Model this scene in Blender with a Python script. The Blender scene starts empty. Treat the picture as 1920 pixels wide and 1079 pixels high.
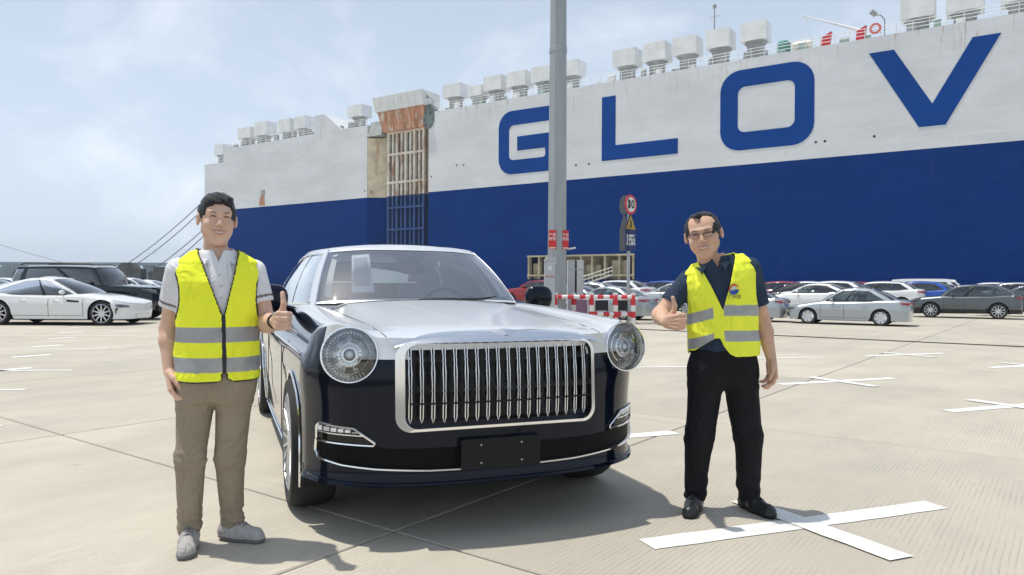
import bpy, math, random
import numpy as np
import openvdb as vdb
from mathutils import Vector, Matrix
random.seed(7)
C = bpy.context.scene.collection
SC = bpy.context.scene
PI = math.pi
# ---------------------------------------------------------------- camera, light, exposure
cam = bpy.data.cameras.new('camera'); camo = bpy.data.objects.new('camera', cam); C.objects.link(camo)
cam.sensor_width = 36; cam.lens = 1387/1920*36; cam.clip_end = 6000; cam.clip_start = .05
camo.matrix_world = Matrix.Translation((0, 0, 1.30)) @ Matrix.Rotation(math.radians(90-.31), 4, 'X') @ Matrix.Rotation(math.radians(.3), 4, 'Z')
SC.camera = camo
SC.view_settings.view_transform = 'Standard'; SC.view_settings.look = 'None'
SC.view_settings.exposure = 0.0; SC.view_settings.gamma = 1; SC.view_settings.use_curve_mapping = False
SUN_DIR = Vector((-.27, .035, 1)).normalized()          # towards the sun
el = math.asin(SUN_DIR.z); az = math.atan2(SUN_DIR.x, SUN_DIR.y)
w = bpy.data.worlds.new('World'); SC.world = w; w.use_nodes = True
nt = w.node_tree; nt.nodes.clear()
def N(nt, t, **k):
    n = nt.nodes.new(t)
    for a, b in k.items(): setattr(n, a, b)
    return n
def mth(nt, op, a, b=None, c=None, clamp=False):
    n = nt.nodes.new('ShaderNodeMath'); n.operation = op; n.use_clamp = clamp
    for i, v in enumerate((a, b, c)):
        if v is None: continue
        if isinstance(v, (int, float)): n.inputs[i].default_value = v
        else: nt.links.new(v, n.inputs[i])
    return n.outputs[0]
def mixc(nt, f, a, b, mode='MIX'):
    n = nt.nodes.new('ShaderNodeMix'); n.data_type = 'RGBA'; n.blend_type = mode; n.clamp_result = False
    for s, v in ((n.inputs[0], f), (n.inputs[6], a), (n.inputs[7], b)):
        if isinstance(v, (int, float)): s.default_value = v
        elif isinstance(v, (tuple, list)): s.default_value = (*v[:3], 1)
        else: nt.links.new(v, s)
    return n.outputs[2]
def ramp(nt, v, a, b, smooth=True):
    n = nt.nodes.new('ShaderNodeMapRange'); n.interpolation_type = 'SMOOTHSTEP' if smooth else 'LINEAR'
    nt.links.new(v, n.inputs[0]); n.inputs[1].default_value = a; n.inputs[2].default_value = b
    return n.outputs[0]
def noise(nt, vec, scale, detail=4, rough=.55, stretch=None, dist=0.):
    n = nt.nodes.new('ShaderNodeTexNoise'); n.inputs['Scale'].default_value = scale; n.inputs['Detail'].default_value = detail
    n.inputs['Roughness'].default_value = rough; n.inputs['Distortion'].default_value = dist
    if stretch:
        m = nt.nodes.new('ShaderNodeMapping'); m.inputs['Scale'].default_value = stretch
        nt.links.new(vec, m.inputs[0]); vec = m.outputs[0]
    nt.links.new(vec, n.inputs['Vector']); return n.outputs[0]
sky = N(nt, 'ShaderNodeTexSky', sky_type='NISHITA'); sky.sun_disc = False
sky.sun_elevation = el; sky.sun_rotation = az; sky.altitude = 0
sky.air_density = 1.0; sky.dust_density = 1.2; sky.ozone_density = 1.5
tc = N(nt, 'ShaderNodeTexCoord'); G = tc.outputs['Generated']
sep = N(nt, 'ShaderNodeSeparateXYZ'); nt.links.new(G, sep.inputs[0])
zz = mth(nt, 'ADD', sep.outputs[2], .55); cmb = N(nt, 'ShaderNodeCombineXYZ')
nt.links.new(mth(nt, 'DIVIDE', sep.outputs[0], zz), cmb.inputs[0]); nt.links.new(mth(nt, 'DIVIDE', sep.outputs[1], zz), cmb.inputs[1])
cl = noise(nt, cmb.outputs[0], 2.6, 8, .58, (1, 1, 1), .35)
cl = ramp(nt, cl, .48, .78)
veil = mth(nt, 'SUBTRACT', 1., ramp(nt, sep.outputs[2], -.02, .75))
hz = mth(nt, 'ADD', mth(nt, 'MULTIPLY', veil, .45), .32)
col = mixc(nt, hz, sky.outputs[0], (9.3, 10.6, 12.3))     # hot hazy air: the blue is washed towards white, most near the horizon
col = mixc(nt, mth(nt, 'MULTIPLY', cl, .55), col, (12.9, 13.3, 13.8))
bg = N(nt, 'ShaderNodeBackground'); nt.links.new(col, bg.inputs[0]); bg.inputs[1].default_value = .093
wo = N(nt, 'ShaderNodeOutputWorld'); nt.links.new(bg.outputs[0], wo.inputs[0])
sun = bpy.data.lights.new('sun', 'SUN'); sun.energy = 3.5; sun.angle = math.radians(.9); sun.color = (1, .955, .88)
suno = bpy.data.objects.new('sun', sun); C.objects.link(suno); suno.rotation_euler = SUN_DIR.to_track_quat('Z', 'Y').to_euler()

# ---------------------------------------------------------------- helpers
def mat(name, col, rough=.5, metal=0., coat=0., spec=.5, var=0., vscale=3., bump=0., bscale=40., dirt=None, trans=0., ior=1.45, emis=None, stretch=None):
    m = bpy.data.materials.get(name)
    if m: return m
    m = bpy.data.materials.new(name); m.use_nodes = True; nt = m.node_tree; b = nt.nodes['Principled BSDF']
    b.inputs['Base Color'].default_value = (*col, 1); b.inputs['Roughness'].default_value = rough; b.inputs['Metallic'].default_value = metal
    b.inputs['Coat Weight'].default_value = coat; b.inputs['Coat Roughness'].default_value = .03; b.inputs['Specular IOR Level'].default_value = spec
    b.inputs['Transmission Weight'].default_value = trans; b.inputs['IOR'].default_value = ior
    if var or dirt or bump:
        g = nt.nodes.new('ShaderNodeNewGeometry').outputs['Position']
        if var or dirt:
            c = (*col, 1); src = None
            if var:
                n1 = noise(nt, g, vscale, 5, .6, stretch)
                lo = tuple(x*(1-var) for x in col); hi = tuple(min(1, x*(1+var)) for x in col)
                src = mixc(nt, ramp(nt, n1, .3, .7), lo, hi)
            if dirt:
                n2 = noise(nt, g, dirt[1], 6, .65, dirt[3] if len(dirt) > 3 else None)
                src = mixc(nt, ramp(nt, n2, dirt[2], dirt[2]+.16), src or c, dirt[0])
            nt.links.new(src, b.inputs['Base Color'])
        if bump:
            n3 = noise(nt, g, bscale, 4); bm = nt.nodes.new('ShaderNodeBump'); bm.inputs['Strength'].default_value = bump; bm.inputs['Distance'].default_value = .01
            nt.links.new(n3, bm.inputs['Height']); nt.links.new(bm.outputs[0], b.inputs['Normal'])
    if emis:
        b.inputs['Emission Color'].default_value = (*emis[0], 1); b.inputs['Emission Strength'].default_value = emis[1]
    return m
def srgb(r, g, b):
    f = lambda c: (c/255/12.92 if c/255 <= .04045 else ((c/255+.055)/1.055)**2.4)
    return (f(r), f(g), f(b))
def mk(name, V, F, m, parent=None, smooth=False, mi=None, auto=None):
    me = bpy.data.meshes.new(name); me.from_pydata([tuple(map(float, v)) for v in V], [], [tuple(map(int, f)) for f in F])
    for x in (m if isinstance(m, (list, tuple)) else [m]): me.materials.append(x)
    if mi is not None: me.polygons.foreach_set('material_index', np.asarray(mi, np.int32))
    if smooth: me.polygons.foreach_set('use_smooth', np.ones(len(me.polygons), bool))
    if smooth and auto: me.set_sharp_from_angle(angle=math.radians(auto))
    me.update()
    o = bpy.data.objects.new(name, me); C.objects.link(o)
    if parent: o.parent = parent
    return o
def tag(o, label=None, cat=None, group=None, kind=None):
    if label: o['label'] = label
    if cat: o['category'] = cat
    if group: o['group'] = group
    if kind: o['kind'] = kind
    return o
def empty(name, loc=(0, 0, 0), rz=0., label=None, cat=None, group=None):
    o = bpy.data.objects.new(name, None); C.objects.link(o); o.location = loc; o.rotation_euler = (0, 0, rz); o.empty_display_size = .2
    return tag(o, label, cat, group)
def kids(o): return [c for c in ALLKIDS(o)]
def ALLKIDS(o): return [x for x in C.objects if x.parent == o]
def copy_tree(o, tree, parent=None):
    c = o.copy(); C.objects.link(c); c.parent = parent
    for ch in tree.get(o, ()): copy_tree(ch, tree, c)
    return c
def tree_of(root):
    t = {}
    for x in C.objects:
        if x.parent: t.setdefault(x.parent, []).append(x)
    return t
class MB:
    def __init__(s): s.v = []; s.f = []; s.mi = []; s.cur = 0
    def add(s, V, F):
        k = len(s.v); s.v += [tuple(x) for x in V]; s.f += [tuple(i+k for i in f) for f in F]; s.mi += [s.cur]*len(F); return s
    def box(s, a, b, M=None):
        x0, y0, z0 = a; x1, y1, z1 = b
        V = [(x0, y0, z0), (x1, y0, z0), (x1, y1, z0), (x0, y1, z0), (x0, y0, z1), (x1, y0, z1), (x1, y1, z1), (x0, y1, z1)]
        if M: V = [M @ Vector(v) for v in V]
        return s.add(V, [(0, 3, 2, 1), (4, 5, 6, 7), (0, 1, 5, 4), (1, 2, 6, 5), (2, 3, 7, 6), (3, 0, 4, 7)])
    def hexa(s, P): return s.add(P, [(0, 3, 2, 1), (4, 5, 6, 7), (0, 1, 5, 4), (1, 2, 6, 5), (2, 3, 7, 6), (3, 0, 4, 7)])
    def tube(s, pts, r, n=8, closed=False, cap=True):
        pts = [Vector(p) for p in pts]; rs = r if isinstance(r, (list, tuple)) else [r]*len(pts); k = len(pts); V = []
        up = None
        for i, p in enumerate(pts):
            if closed: t = pts[(i+1) % k]-pts[i-1]
            else: t = pts[min(i+1, k-1)]-pts[max(i-1, 0)]
            t.normalize()
            if up is None: up = Vector((0, 0, 1)) if abs(t.z) < .9 else Vector((1, 0, 0))
            a = up-t*up.dot(t)
            if a.length < 1e-4: a = t.orthogonal()
            a.normalize(); up = a; b = t.cross(a)
            V += [p+(a*math.cos(2*PI*j/n)+b*math.sin(2*PI*j/n))*rs[i] for j in range(n)]
        F = []
        for i in range(k if closed else k-1):
            i2 = (i+1) % k
            F += [(i*n+j, i*n+(j+1) % n, i2*n+(j+1) % n, i2*n+j) for j in range(n)]
        if cap and not closed: F += [tuple(range(n))[::-1], tuple((k-1)*n+j for j in range(n))]
        return s.add(V, F)
    def lathe(s, prof, n=24, M=None, axis='z', closed=False):
        V = []; k = len(prof)
        for r, h in prof:
            for j in range(n):
                a = 2*PI*j/n; c, d = r*math.cos(a), r*math.sin(a)
                v = Vector((c, d, h)) if axis == 'z' else Vector((c, h, d)) if axis == 'y' else Vector((h, c, d))
                V.append(M @ v if M else v)
        F = [(i*n+j, i*n+(j+1) % n, (i+1)*n+(j+1) % n, (i+1)*n+j) for i in range(k-1) for j in range(n)]
        if not closed: F += [tuple(range(n))[::-1], tuple((k-1)*n+j for j in range(n))]
        return s.add(V, F)
    def prism(s, poly, f, d0, d1):
        """poly: 2-D outline; f(a, b, d) gives the point at depth d"""
        n = len(poly); V = [f(a, b, d0) for a, b in poly]+[f(a, b, d1) for a, b in poly]
        return s.add(V, [tuple(range(n))[::-1], tuple(range(n, 2*n))]+[(i, (i+1) % n, n+(i+1) % n, n+i) for i in range(n)])
    def ringprism(s, outer, inner, f, d0, d1):
        n = len(outer); V = []
        for d in (d0, d1):
            for P in (outer, inner): V += [f(a, b, d) for a, b in P]
        F = []
        for i in range(n):
            j = (i+1) % n
            F += [(i, j, n+j, n+i), (2*n+i, 3*n+i, 3*n+j, 2*n+j), (i, 2*n+i, 2*n+j, j), (n+i, n+j, 3*n+j, 3*n+i)]
        return s.add(V, F)
    def build(s, name, m, parent=None, smooth=False, auto=35):
        V = np.array([tuple(v) for v in s.v]); return mk(name, V, s.f, m, parent, smooth, s.mi if isinstance(m, (list, tuple)) else None, auto)
def rrect(x0, y0, x1, y1, r, n=6):
    P = []
    for cx, cy, a0 in ((x1-r, y1-r, 0), (x0+r, y1-r, 90), (x0+r, y0+r, 180), (x1-r, y0+r, 270)):
        for k in range(n+1): a = math.radians(a0+90*k/n); P.append((cx+r*math.cos(a), cy+r*math.sin(a)))
    return P
def text(name, s, size, M, m, parent=None, ext=.001, align='CENTER', bold=0.):
    cu = bpy.data.curves.new(name, 'FONT'); cu.body = s; cu.size = size; cu.extrude = ext; cu.align_x = align; cu.align_y = 'CENTER'; cu.offset = bold; cu.resolution_u = 2
    o = bpy.data.objects.new(name, cu); C.objects.link(o); dg = bpy.context.evaluated_depsgraph_get()
    me = bpy.data.meshes.new_from_object(o.evaluated_get(dg)); bpy.data.objects.remove(o); me.transform(M); me.materials.clear(); me.materials.append(m)
    t = bpy.data.objects.new(name, me); C.objects.link(t); t.parent = parent
    return t
def cr(pts, n):
    """Catmull-Rom through points, n samples per span"""
    P = np.array(pts, float); Q = np.vstack([2*P[0]-P[1], P, 2*P[-1]-P[-2]]); out = []
    for i in range(1, len(Q)-2):
        for t in np.arange(n)/n:
            a, b, c, d = Q[i-1:i+3]; out.append(.5*((2*b)+(c-a)*t+(2*a-5*b+4*c-d)*t*t+(3*b-3*c+d-a)*t**3))
    out.append(P[-1]); return np.array(out)

# ---------------------------------------------------------------- materials shared
M_white = mat('white_paint', (.78, .78, .76), .45, var=.05)
M_red = mat('red_paint', (.62, .035, .05), .4, var=.12)
M_black = mat('black_plastic', (.012, .012, .014), .45)
M_rubber = mat('tyre_rubber', (.022, .022, .024), .75, bump=.2, bscale=60)
M_chrome = mat('chrome', (.90, .91, .92), .10, 1.)
M_grey = mat('grey_paint', (.42, .45, .47), .5, var=.06, vscale=2)

# ---------------------------------------------------------------- ground
E1 = Vector((.8, -.6, 0)); E2 = Vector((.6, .8, 0)); O0 = Vector((-.61, 3.86, 0))
def concrete():
    m = bpy.data.materials.new('grooved_concrete'); m.use_nodes = True; nt = m.node_tree; b = nt.nodes['Principled BSDF']
    g = nt.nodes.new('ShaderNodeNewGeometry').outputs['Position']
    oi = nt.nodes.new('ShaderNodeObjectInfo').outputs['Random']
    dp = nt.nodes.new('ShaderNodeVectorMath'); dp.operation = 'DOT_PRODUCT'; nt.links.new(g, dp.inputs[0]); dp.inputs[1].default_value = E1
    dq = nt.nodes.new('ShaderNodeVectorMath'); dq.operation = 'DOT_PRODUCT'; nt.links.new(g, dq.inputs[0]); dq.inputs[1].default_value = E2
    cb = nt.nodes.new('ShaderNodeCombineXYZ'); nt.links.new(dp.outputs['Value'], cb.inputs[0]); nt.links.new(dq.outputs['Value'], cb.inputs[1])
    q = cb.outputs[0]
    wob = noise(nt, q, 2.2, 2); xx = mth(nt, 'ADD', dp.outputs['Value'], mth(nt, 'MULTIPLY', wob, .012))
    s = mth(nt, 'SINE', mth(nt, 'MULTIPLY', xx, 2*PI/.030))
    groove = ramp(nt, s, .35, .98)
    patch = ramp(nt, noise(nt, q, .85, 4, .6), .34, .64)
    brk = ramp(nt, noise(nt, q, 9, 3, .6, (2.2, .5, 1)), .3, .6)
    gk = mth(nt, 'MULTIPLY', mth(nt, 'MULTIPLY', groove, patch), brk)
    big = ramp(nt, noise(nt, q, .22, 5, .62), .28, .72); mid = ramp(nt, noise(nt, q, 1.4, 6, .66, (1, .45, 1)), .3, .72)
    fine = noise(nt, g, 55, 5, .7)
    c = mixc(nt, big, (.525, .475, .388), (.592, .543, .448))
    c = mixc(nt, mth(nt, 'MULTIPLY', mid, .6), c, (.41, .385, .325))
    c = mixc(nt, mth(nt, 'MULTIPLY', ramp(nt, noise(nt, q, .5, 6, .7, (.5, 1.3, 1)), .60, .74), .55), c, (.33, .325, .295))
    c = mixc(nt, mth(nt, 'MULTIPLY', ramp(nt, noise(nt, g, 2.4, 8, .75), .60, .70), .35), c, (.56, .53, .46))
    c = mixc(nt, mth(nt, 'MULTIPLY', ramp(nt, noise(nt, g, .9, 5, .6), .66, .74), .35), c, (.47, .40, .24))
    c = mixc(nt, mth(nt, 'MULTIPLY', ramp(nt, fine, .4, .75), .22), c, (.30, .285, .25))
    trk = ramp(nt, noise(nt, q, 1., 4, .6, (.10, 2.4, 1), .6), .60, .70)     # faint tyre tracks along the lane
    c = mixc(nt, mth(nt, 'MULTIPLY', mth(nt, 'MULTIPLY', trk, ramp(nt, noise(nt, q, .35, 3), .42, .62)), .30), c, (.30, .29, .265))
    c = mixc(nt, mth(nt, 'MULTIPLY', ramp(nt, noise(nt, q, 3.1, 3, .5), .735, .76), .35), c, (.20, .19, .17))
    c = mixc(nt, mth(nt, 'MULTIPLY', gk, .33), c, (.20, .19, .165))
    c = mixc(nt, 1., c, mixc(nt, oi, (.93, .93, .93), (1.04, 1.035, 1.02)), 'MULTIPLY')
    nt.links.new(c, b.inputs['Base Color']); b.inputs['Roughness'].default_value = .82; b.inputs['Specular IOR Level'].default_value = .3
    bm = nt.nodes.new('ShaderNodeBump'); bm.inputs['Strength'].default_value = .35; bm.inputs['Distance'].default_value = .004
    h = mth(nt, 'SUBTRACT', mth(nt, 'MULTIPLY', fine, .5), mth(nt, 'MULTIPLY', gk, .9)); nt.links.new(h, bm.inputs['Height']); nt.links.new(bm.outputs[0], b.inputs['Normal'])
    return m
M_con = concrete()
M_gap = mat('joint_sealant', (.17, .16, .14), .9, var=.3, vscale=3)
SD = Vector((-.821, .571, 0)).normalized(); SN = Vector((-SD.y, SD.x, 0)) * 1.0; S0 = Vector((51.9, 75., 0))
def HP(s, n, z): return S0+SD*s+SN*n+Vector((0, 0, z))      # along the hull from right to left, outwards, up
a, b_, c_, d_ = HP(-3000, 3, 0), HP(3000, 3, 0), HP(3000, 3000, 0), HP(-3000, 3000, 0)
gnd = mk('ground', [(*p.xy, -.02) for p in (a, b_, c_, d_)], [(0, 1, 2, 3)], M_con); tag(gnd, kind='structure')
R0, R1_, Q0, Q1 = -14, 11, -3, 9
jf = mk('joint_filler', [(*(O0+E1*4*x+E2*4*y).xy, -.014) for x, y in ((R0, Q0), (R1_, Q0), (R1_, Q1), (R0, Q1))], [(0, 1, 2, 3)], M_gap, None); tag(jf, kind='structure')
g_ = .009; bv = .006
sv = [(g_+bv, g_+bv, 0), (4-g_-bv, g_+bv, 0), (4-g_-bv, 4-g_-bv, 0), (g_+bv, 4-g_-bv, 0), (g_, g_, -.006), (4-g_, g_, -.006), (4-g_, 4-g_, -.006), (g_, 4-g_, -.006), (g_, g_, -.02), (4-g_, g_, -.02), (4-g_, 4-g_, -.02), (g_, 4-g_, -.02)]
sf = [(0, 1, 2, 3)]+[(a, (a+1) % 4, b) if 0 else (b, b if 0 else (a+4), (a+1) % 4+4, (a+1) % 4) for a, b in ((0, 0), (1, 1), (2, 2), (3, 3))]+[(a+4, a+8, (a+1) % 4+8, (a+1) % 4+4) for a in range(4)]
sme = None; ang = math.atan2(E1.y, E1.x)
for i in range(R0, R1_):
    for j in range(Q0, Q1):
        p = O0+E1*4*i+E2*4*j; c = p+E1*2+E2*2
        if c.y < -1 or abs(c.x) > abs(c.y)*.78+5: continue
        if sme is None: o = mk('slab', sv, sf, M_con, jf); sme = o.data
        else: o = bpy.data.objects.new('slab', sme); C.objects.link(o); o.parent = jf
        o.location = p; o.rotation_euler = (0, 0, ang)
jf.name = 'pavement'
M_mark = mat('worn_road_paint', (.80, .80, .76), .6, dirt=((.54, .50, .42), 16, .555), var=.07, vscale=3)
def strip(cx, cy, ang, L, W, name='painted_line', z=.004):
    d = Vector((math.cos(ang), math.sin(ang), 0)); n = Vector((-d.y, d.x, 0)); c = Vector((cx, cy, z)); random.seed(int(cx*977+cy*131)); V = []; k = max(2, int(L/.12))
    for i in range(k+1):
        t = -L/2+L*i/k
        for s in (-1, 1): V.append(c+d*(t+(random.uniform(-.008, .008) if i in (0, k) else 0))+n*s*(W/2+random.uniform(-.004, .004)))
    return tag(mk(name, V, [(2*i, 2*i+2, 2*i+3, 2*i+1) for i in range(k)], M_mark), kind='structure')
for (x, y) in ((1.60, 4.03), (4.42, 10.0), (5.43, 8.0), (7.4, 13.9), (.52, 6.13), (8.5, 12.1)):
    strip(x, y, math.atan2(.353, .936), 1.96, .155); strip(x+.02, y-.06, math.atan2(-.89, .45), 1.05, .155, z=.008)
for k in range(12): strip(-7.35-.98*k*.98+.0, 10.8+2.04*k*.98, math.atan2(.8, .6)+.05, .62, .2)
for x, y, L in ((-6.6, 8.75, 1.6), (-7.3, 10.7, 1.8), (-9.5, 14.0, 3.5), (-11, 17.5, 4), (-6.5, 16, 2.6), (2.4, 11.6, 1.0), (4.9, 13.2, 1.5)): strip(x, y, .10, L, .11)
strip(-5.0, 6.55, .1, .9, .1)
rl = MB()
for off in (0, .11): 
    a = Vector((3.53, 21.26, 0))+E2*off; rl.box((0, 0, 0), (1, 1, 1), Matrix.Translation(a-E1*60+Vector((0, 0, .002))) @ Matrix.Rotation(ang, 4, 'Z') @ Matrix.Diagonal((120, .05, .012, 1)))
tag(rl.build('crane_rail', mat('rail_steel', (.07, .065, .06), .6, .4, var=.3)), kind='structure')
for x, y, r in ((5.3, 20.5, 1.1),):
    pass
M_water = mat('sea_water', (.05, .09, .10), .12, spec=.5, bump=.6, bscale=.8)
wp = mk('sea', [HP(-3000, 3, -2.6), HP(5000, 3, -2.6), HP(5000, -4000, -2.6), HP(-3000, -4000, -2.6)], [(0, 1, 2, 3)], M_water); tag(wp, kind='structure')
qw = MB(); qw.box((-200, 2.0, -2.59), (3000, 2.98, -.02), Matrix(((SD.x, SN.x, 0, S0.x), (SD.y, SN.y, 0, S0.y), (0, 0, 1, 0), (0, 0, 0, 1))))
tag(qw.build('quay_wall', mat('quay_concrete', (.25, .24, .22), .9, var=.2)), kind='structure')

# ---------------------------------------------------------------- the ship
def hullmat(name, col, rust=.5):
    m = bpy.data.materials.new(name); m.use_nodes = True; nt = m.node_tree; b = nt.nodes['Principled BSDF']
    g = nt.nodes.new('ShaderNodeNewGeometry').outputs['Position']
    dp = nt.nodes.new('ShaderNodeVectorMath'); dp.operation = 'DOT_PRODUCT'; nt.links.new(g, dp.inputs[0]); dp.inputs[1].default_value = SD
    sz = nt.nodes.new('ShaderNodeSeparateXYZ'); nt.links.new(g, sz.inputs[0]); cb = nt.nodes.new('ShaderNodeCombineXYZ')
    nt.links.new(dp.outputs['Value'], cb.inputs[0]); nt.links.new(sz.outputs[2], cb.inputs[1]); q = cb.outputs[0]
    br = nt.nodes.new('ShaderNodeTexBrick'); nt.links.new(q, br.inputs[0]); br.inputs['Scale'].default_value = 1; br.inputs['Brick Width'].default_value = 9; br.inputs['Row Height'].default_value = 2.45
    br.inputs['Mortar Size'].default_value = .035; br.inputs['Mortar Smooth'].default_value = .6; br.inputs['Color1'].default_value = (0, 0, 0, 1); br.inputs['Color2'].default_value = (.6, .6, .6, 1); br.inputs['Mortar'].default_value = (1, 1, 1, 1)
    seam = br.outputs['Fac']
    cloudy = ramp(nt, noise(nt, q, .12, 5, .6, (1, 2.2, 1)), .3, .7)
    lo = tuple(x*.88 for x in col); c = mixc(nt, cloudy, lo, col)
    c = mixc(nt, mth(nt, 'MULTIPLY', seam, .13), c, tuple(x*.6 for x in col))
    hs = ramp(nt, noise(nt, q, .5, 4, .6, (.22, 2.5, 1)), .52, .74)
    c = mixc(nt, mth(nt, 'MULTIPLY', hs, .22), c, tuple(min(1, x*1.25+.01) for x in col))
    st = ramp(nt, noise(nt, q, 1., 5, .7, (1.5, .10, 1)), .60, .74)     # run-down streaks, from the paint itself
    c = mixc(nt, mth(nt, 'MULTIPLY', st, .30*rust), c, (.42, .36, .27))
    st2 = ramp(nt, noise(nt, q, 1., 6, .75, (2.6, .16, 1)), .57, .66)
    up = ramp(nt, sz.outputs[2], 24.6, 29.2)
    c = mixc(nt, mth(nt, 'MULTIPLY', mth(nt, 'MULTIPLY', st2, up), .70*rust), c, (.38, .19, .07))
    nt.links.new(c, b.inputs['Base Color']); b.inputs['Roughness'].default_value = .7; b.inputs['Specular IOR Level'].default_value = .06
    bm = nt.nodes.new('ShaderNodeBump'); bm.inputs['Strength'].default_value = .3; bm.inputs['Distance'].default_value = .12
    nt.links.new(mth(nt, 'ADD', noise(nt, q, .45, 3), mth(nt, 'MULTIPLY', seam, .2)), bm.inputs['Height']); nt.links.new(bm.outputs[0], b.inputs['Normal'])
    return m
M_hw = hullmat('hull_white', (.70, .725, .74), 1.); M_hb = hullmat('hull_blue', (.002, .034, .180), .12)
M_blue = hullmat('letter_blue', (.004, .058, .275), .05)
M_cream = mat('cream_primer', (.72, .67, .58), .7, var=.15, vscale=1.2, dirt=((.42, .20, .10), .8, .50, (1, 1, .25)))
M_tan = mat('rusty_tan', (.66, .58, .42), .8, var=.15, vscale=.6, dirt=((.42, .24, .09), .55, .46, (1, 1, .10)))
M_rust = mat('rust', (.50, .25, .15), .85, var=.30, vscale=.9, dirt=((.66, .56, .46), 1.6, .50, (1, 1, .22)), bump=.5, bscale=4, stretch=(1, 1, .25))
M_dcream = mat('door_cream', (.44, .39, .27), .8, var=.2, vscale=1.)
M_pblue = mat('post_blue', (.02, .06, .20), .6, var=.2, vscale=2)
M_dblue = mat('recess_blue', (.008, .028, .10), .6)
M_vent = mat('vent_white', (.76, .77, .76), .55, var=.08, vscale=.6)
M_ventd = mat('vent_grey', (.34, .35, .34), .6, var=.2, vscale=1.)
ship = empty('cargo_ship', HP(60, 0, 0), 0, 'huge blue and white car carrier ship moored behind the parked cars', 'ship')
SHI = Matrix.Translation(-HP(60, 0, 0))
def sh(mb, name, m, smooth=False, kind=None):
    o = mk(name, [SHI @ Vector(v) for v in mb.v], mb.f, m, ship, smooth, mb.mi if isinstance(m, list) else None, 35)
    if kind: o['kind'] = kind
    return o
BW = 16.1
hb = MB()
def slabhull(s0, s1, z0, z1, n0=0., n1=-32., mb=hb): mb.hexa([HP(s1, n1, z0), HP(s0, n1, z0), HP(s0, n0, z0), HP(s1, n0, z0), HP(s1, n1, z1), HP(s0, n1, z1), HP(s0, n0, z1), HP(s1, n0, z1)])
hb.cur = 1
slabhull(-25, 43.1, -6, BW); slabhull(43.1, 60.4, 5.4, BW); slabhull(43.1, 60.4, -6, 1.9); slabhull(43.1, 60.4, 1.9, 5.4, -3.2, -32); slabhull(60.4, 79.9, -6, BW)
slabhull(79.9, 94, -6, BW, -2.4); slabhull(94, 142.4, -6, BW)
hb.hexa([HP(94, -2.4, -6), HP(90.4, -2.4, -6), HP(90.41, -2.38, -6), HP(94, 0, -6), HP(94, -2.4, BW), HP(90.4, -2.4, BW), HP(90.41, -2.38, BW), HP(94, 0, BW)])
hb.cur = 0
slabhull(-25, 79.9, BW, 29.1); slabhull(94, 135.8, BW, 28.7); slabhull(135.8, 142.4, BW, 26.0); slabhull(79.9, 94, BW, 26.5, -2.4)
hb.prism([(100.6, 28.7), (107.7, 28.7), (107.7, 32.0), (105.2, 32.0), (103.4, 30.8)], lambda s, z, d: HP(s, -d, z), .01, 9)
sh(hb, 'hull', [M_hw, M_hb])
tb = MB(); tb.hexa([HP(94, -2.3, BW), HP(90.5, -2.3, BW), HP(90.6, -2.2, BW), HP(93.9, .02, BW), HP(94, -2.3, 26.4), HP(90.5, -2.3, 26.4), HP(90.6, -2.2, 26.4), HP(93.9, .02, 26.4)])
sh(tb, 'recess_side_plate', M_tan); tb = MB(); tb.hexa([HP(81.0, -2.39, BW), HP(79.9, -2.39, BW), HP(79.95, .0, BW), HP(80.3, -.3, BW), HP(81.0, -2.39, 27), HP(79.9, -2.39, 27), HP(79.95, 0., 27), HP(80.3, -.3, 27)])
sh(tb, 'recess_side_plate', M_tan)
# stern-quarter ramp folded up in its recess
for i, s in enumerate(np.linspace(81.9, 89.9, 9)):
    p = MB(); w_ = .17 if i % 2 else .24; p.box((-w_, -.2, BW+.05), (w_, .2, 27.2), Matrix.Translation(HP(s, -1.1-.1*(i % 2), 0)) @ Matrix.Rotation(math.atan2(SD.y, SD.x), 4, 'Z')); sh(p, 'ramp_post', M_cream)
    p = MB(); p.box((-w_, -.2, 1.), (w_, .2, BW+.05), Matrix.Translation(HP(s, -1.1-.1*(i % 2), 0)) @ Matrix.Rotation(math.atan2(SD.y, SD.x), 4, 'Z')); sh(p, 'ramp_post', M_pblue)
for z in (6.5, 10.4, 14.1, 18.4, 23.2, 26.9):
    p = MB(); p.hexa([HP(90.1, -1.4, z-.18), HP(81.5, -1.4, z-.18), HP(81.5, -.75, z-.18), HP(90.1, -.75, z-.18), HP(90.1, -1.4, z+.18), HP(81.5, -1.4, z+.18), HP(81.5, -.75, z+.18), HP(90.1, -.75, z+.18)]); sh(p, 'ramp_beam', M_cream if z > 16 else M_pblue)
p = MB(); p.hexa([HP(90.3, -2.3, 0), HP(81.3, -2.3, 0), HP(81.3, -1.6, 0), HP(90.3, -1.6, 0), HP(90.3, -2.3, BW), HP(81.3, -2.3, BW), HP(81.3, -1.6, BW), HP(90.3, -1.6, BW)]); sh(p, 'ramp_lower_plate', M_dblue)
p = MB(); p.hexa([HP(90.3, -2.3, BW), HP(81.3, -2.3, BW), HP(81.3, -1.6, BW), HP(90.3, -1.6, BW), HP(90.3, -2.3, 27), HP(81.3, -2.3, 27), HP(81.3, -1.6, 27), HP(90.3, -1.6, 27)]); sh(p, 'ramp_upper_plate', mat('ramp_plate', (.30, .29, .27), .7, var=.25, vscale=.9))
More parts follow.
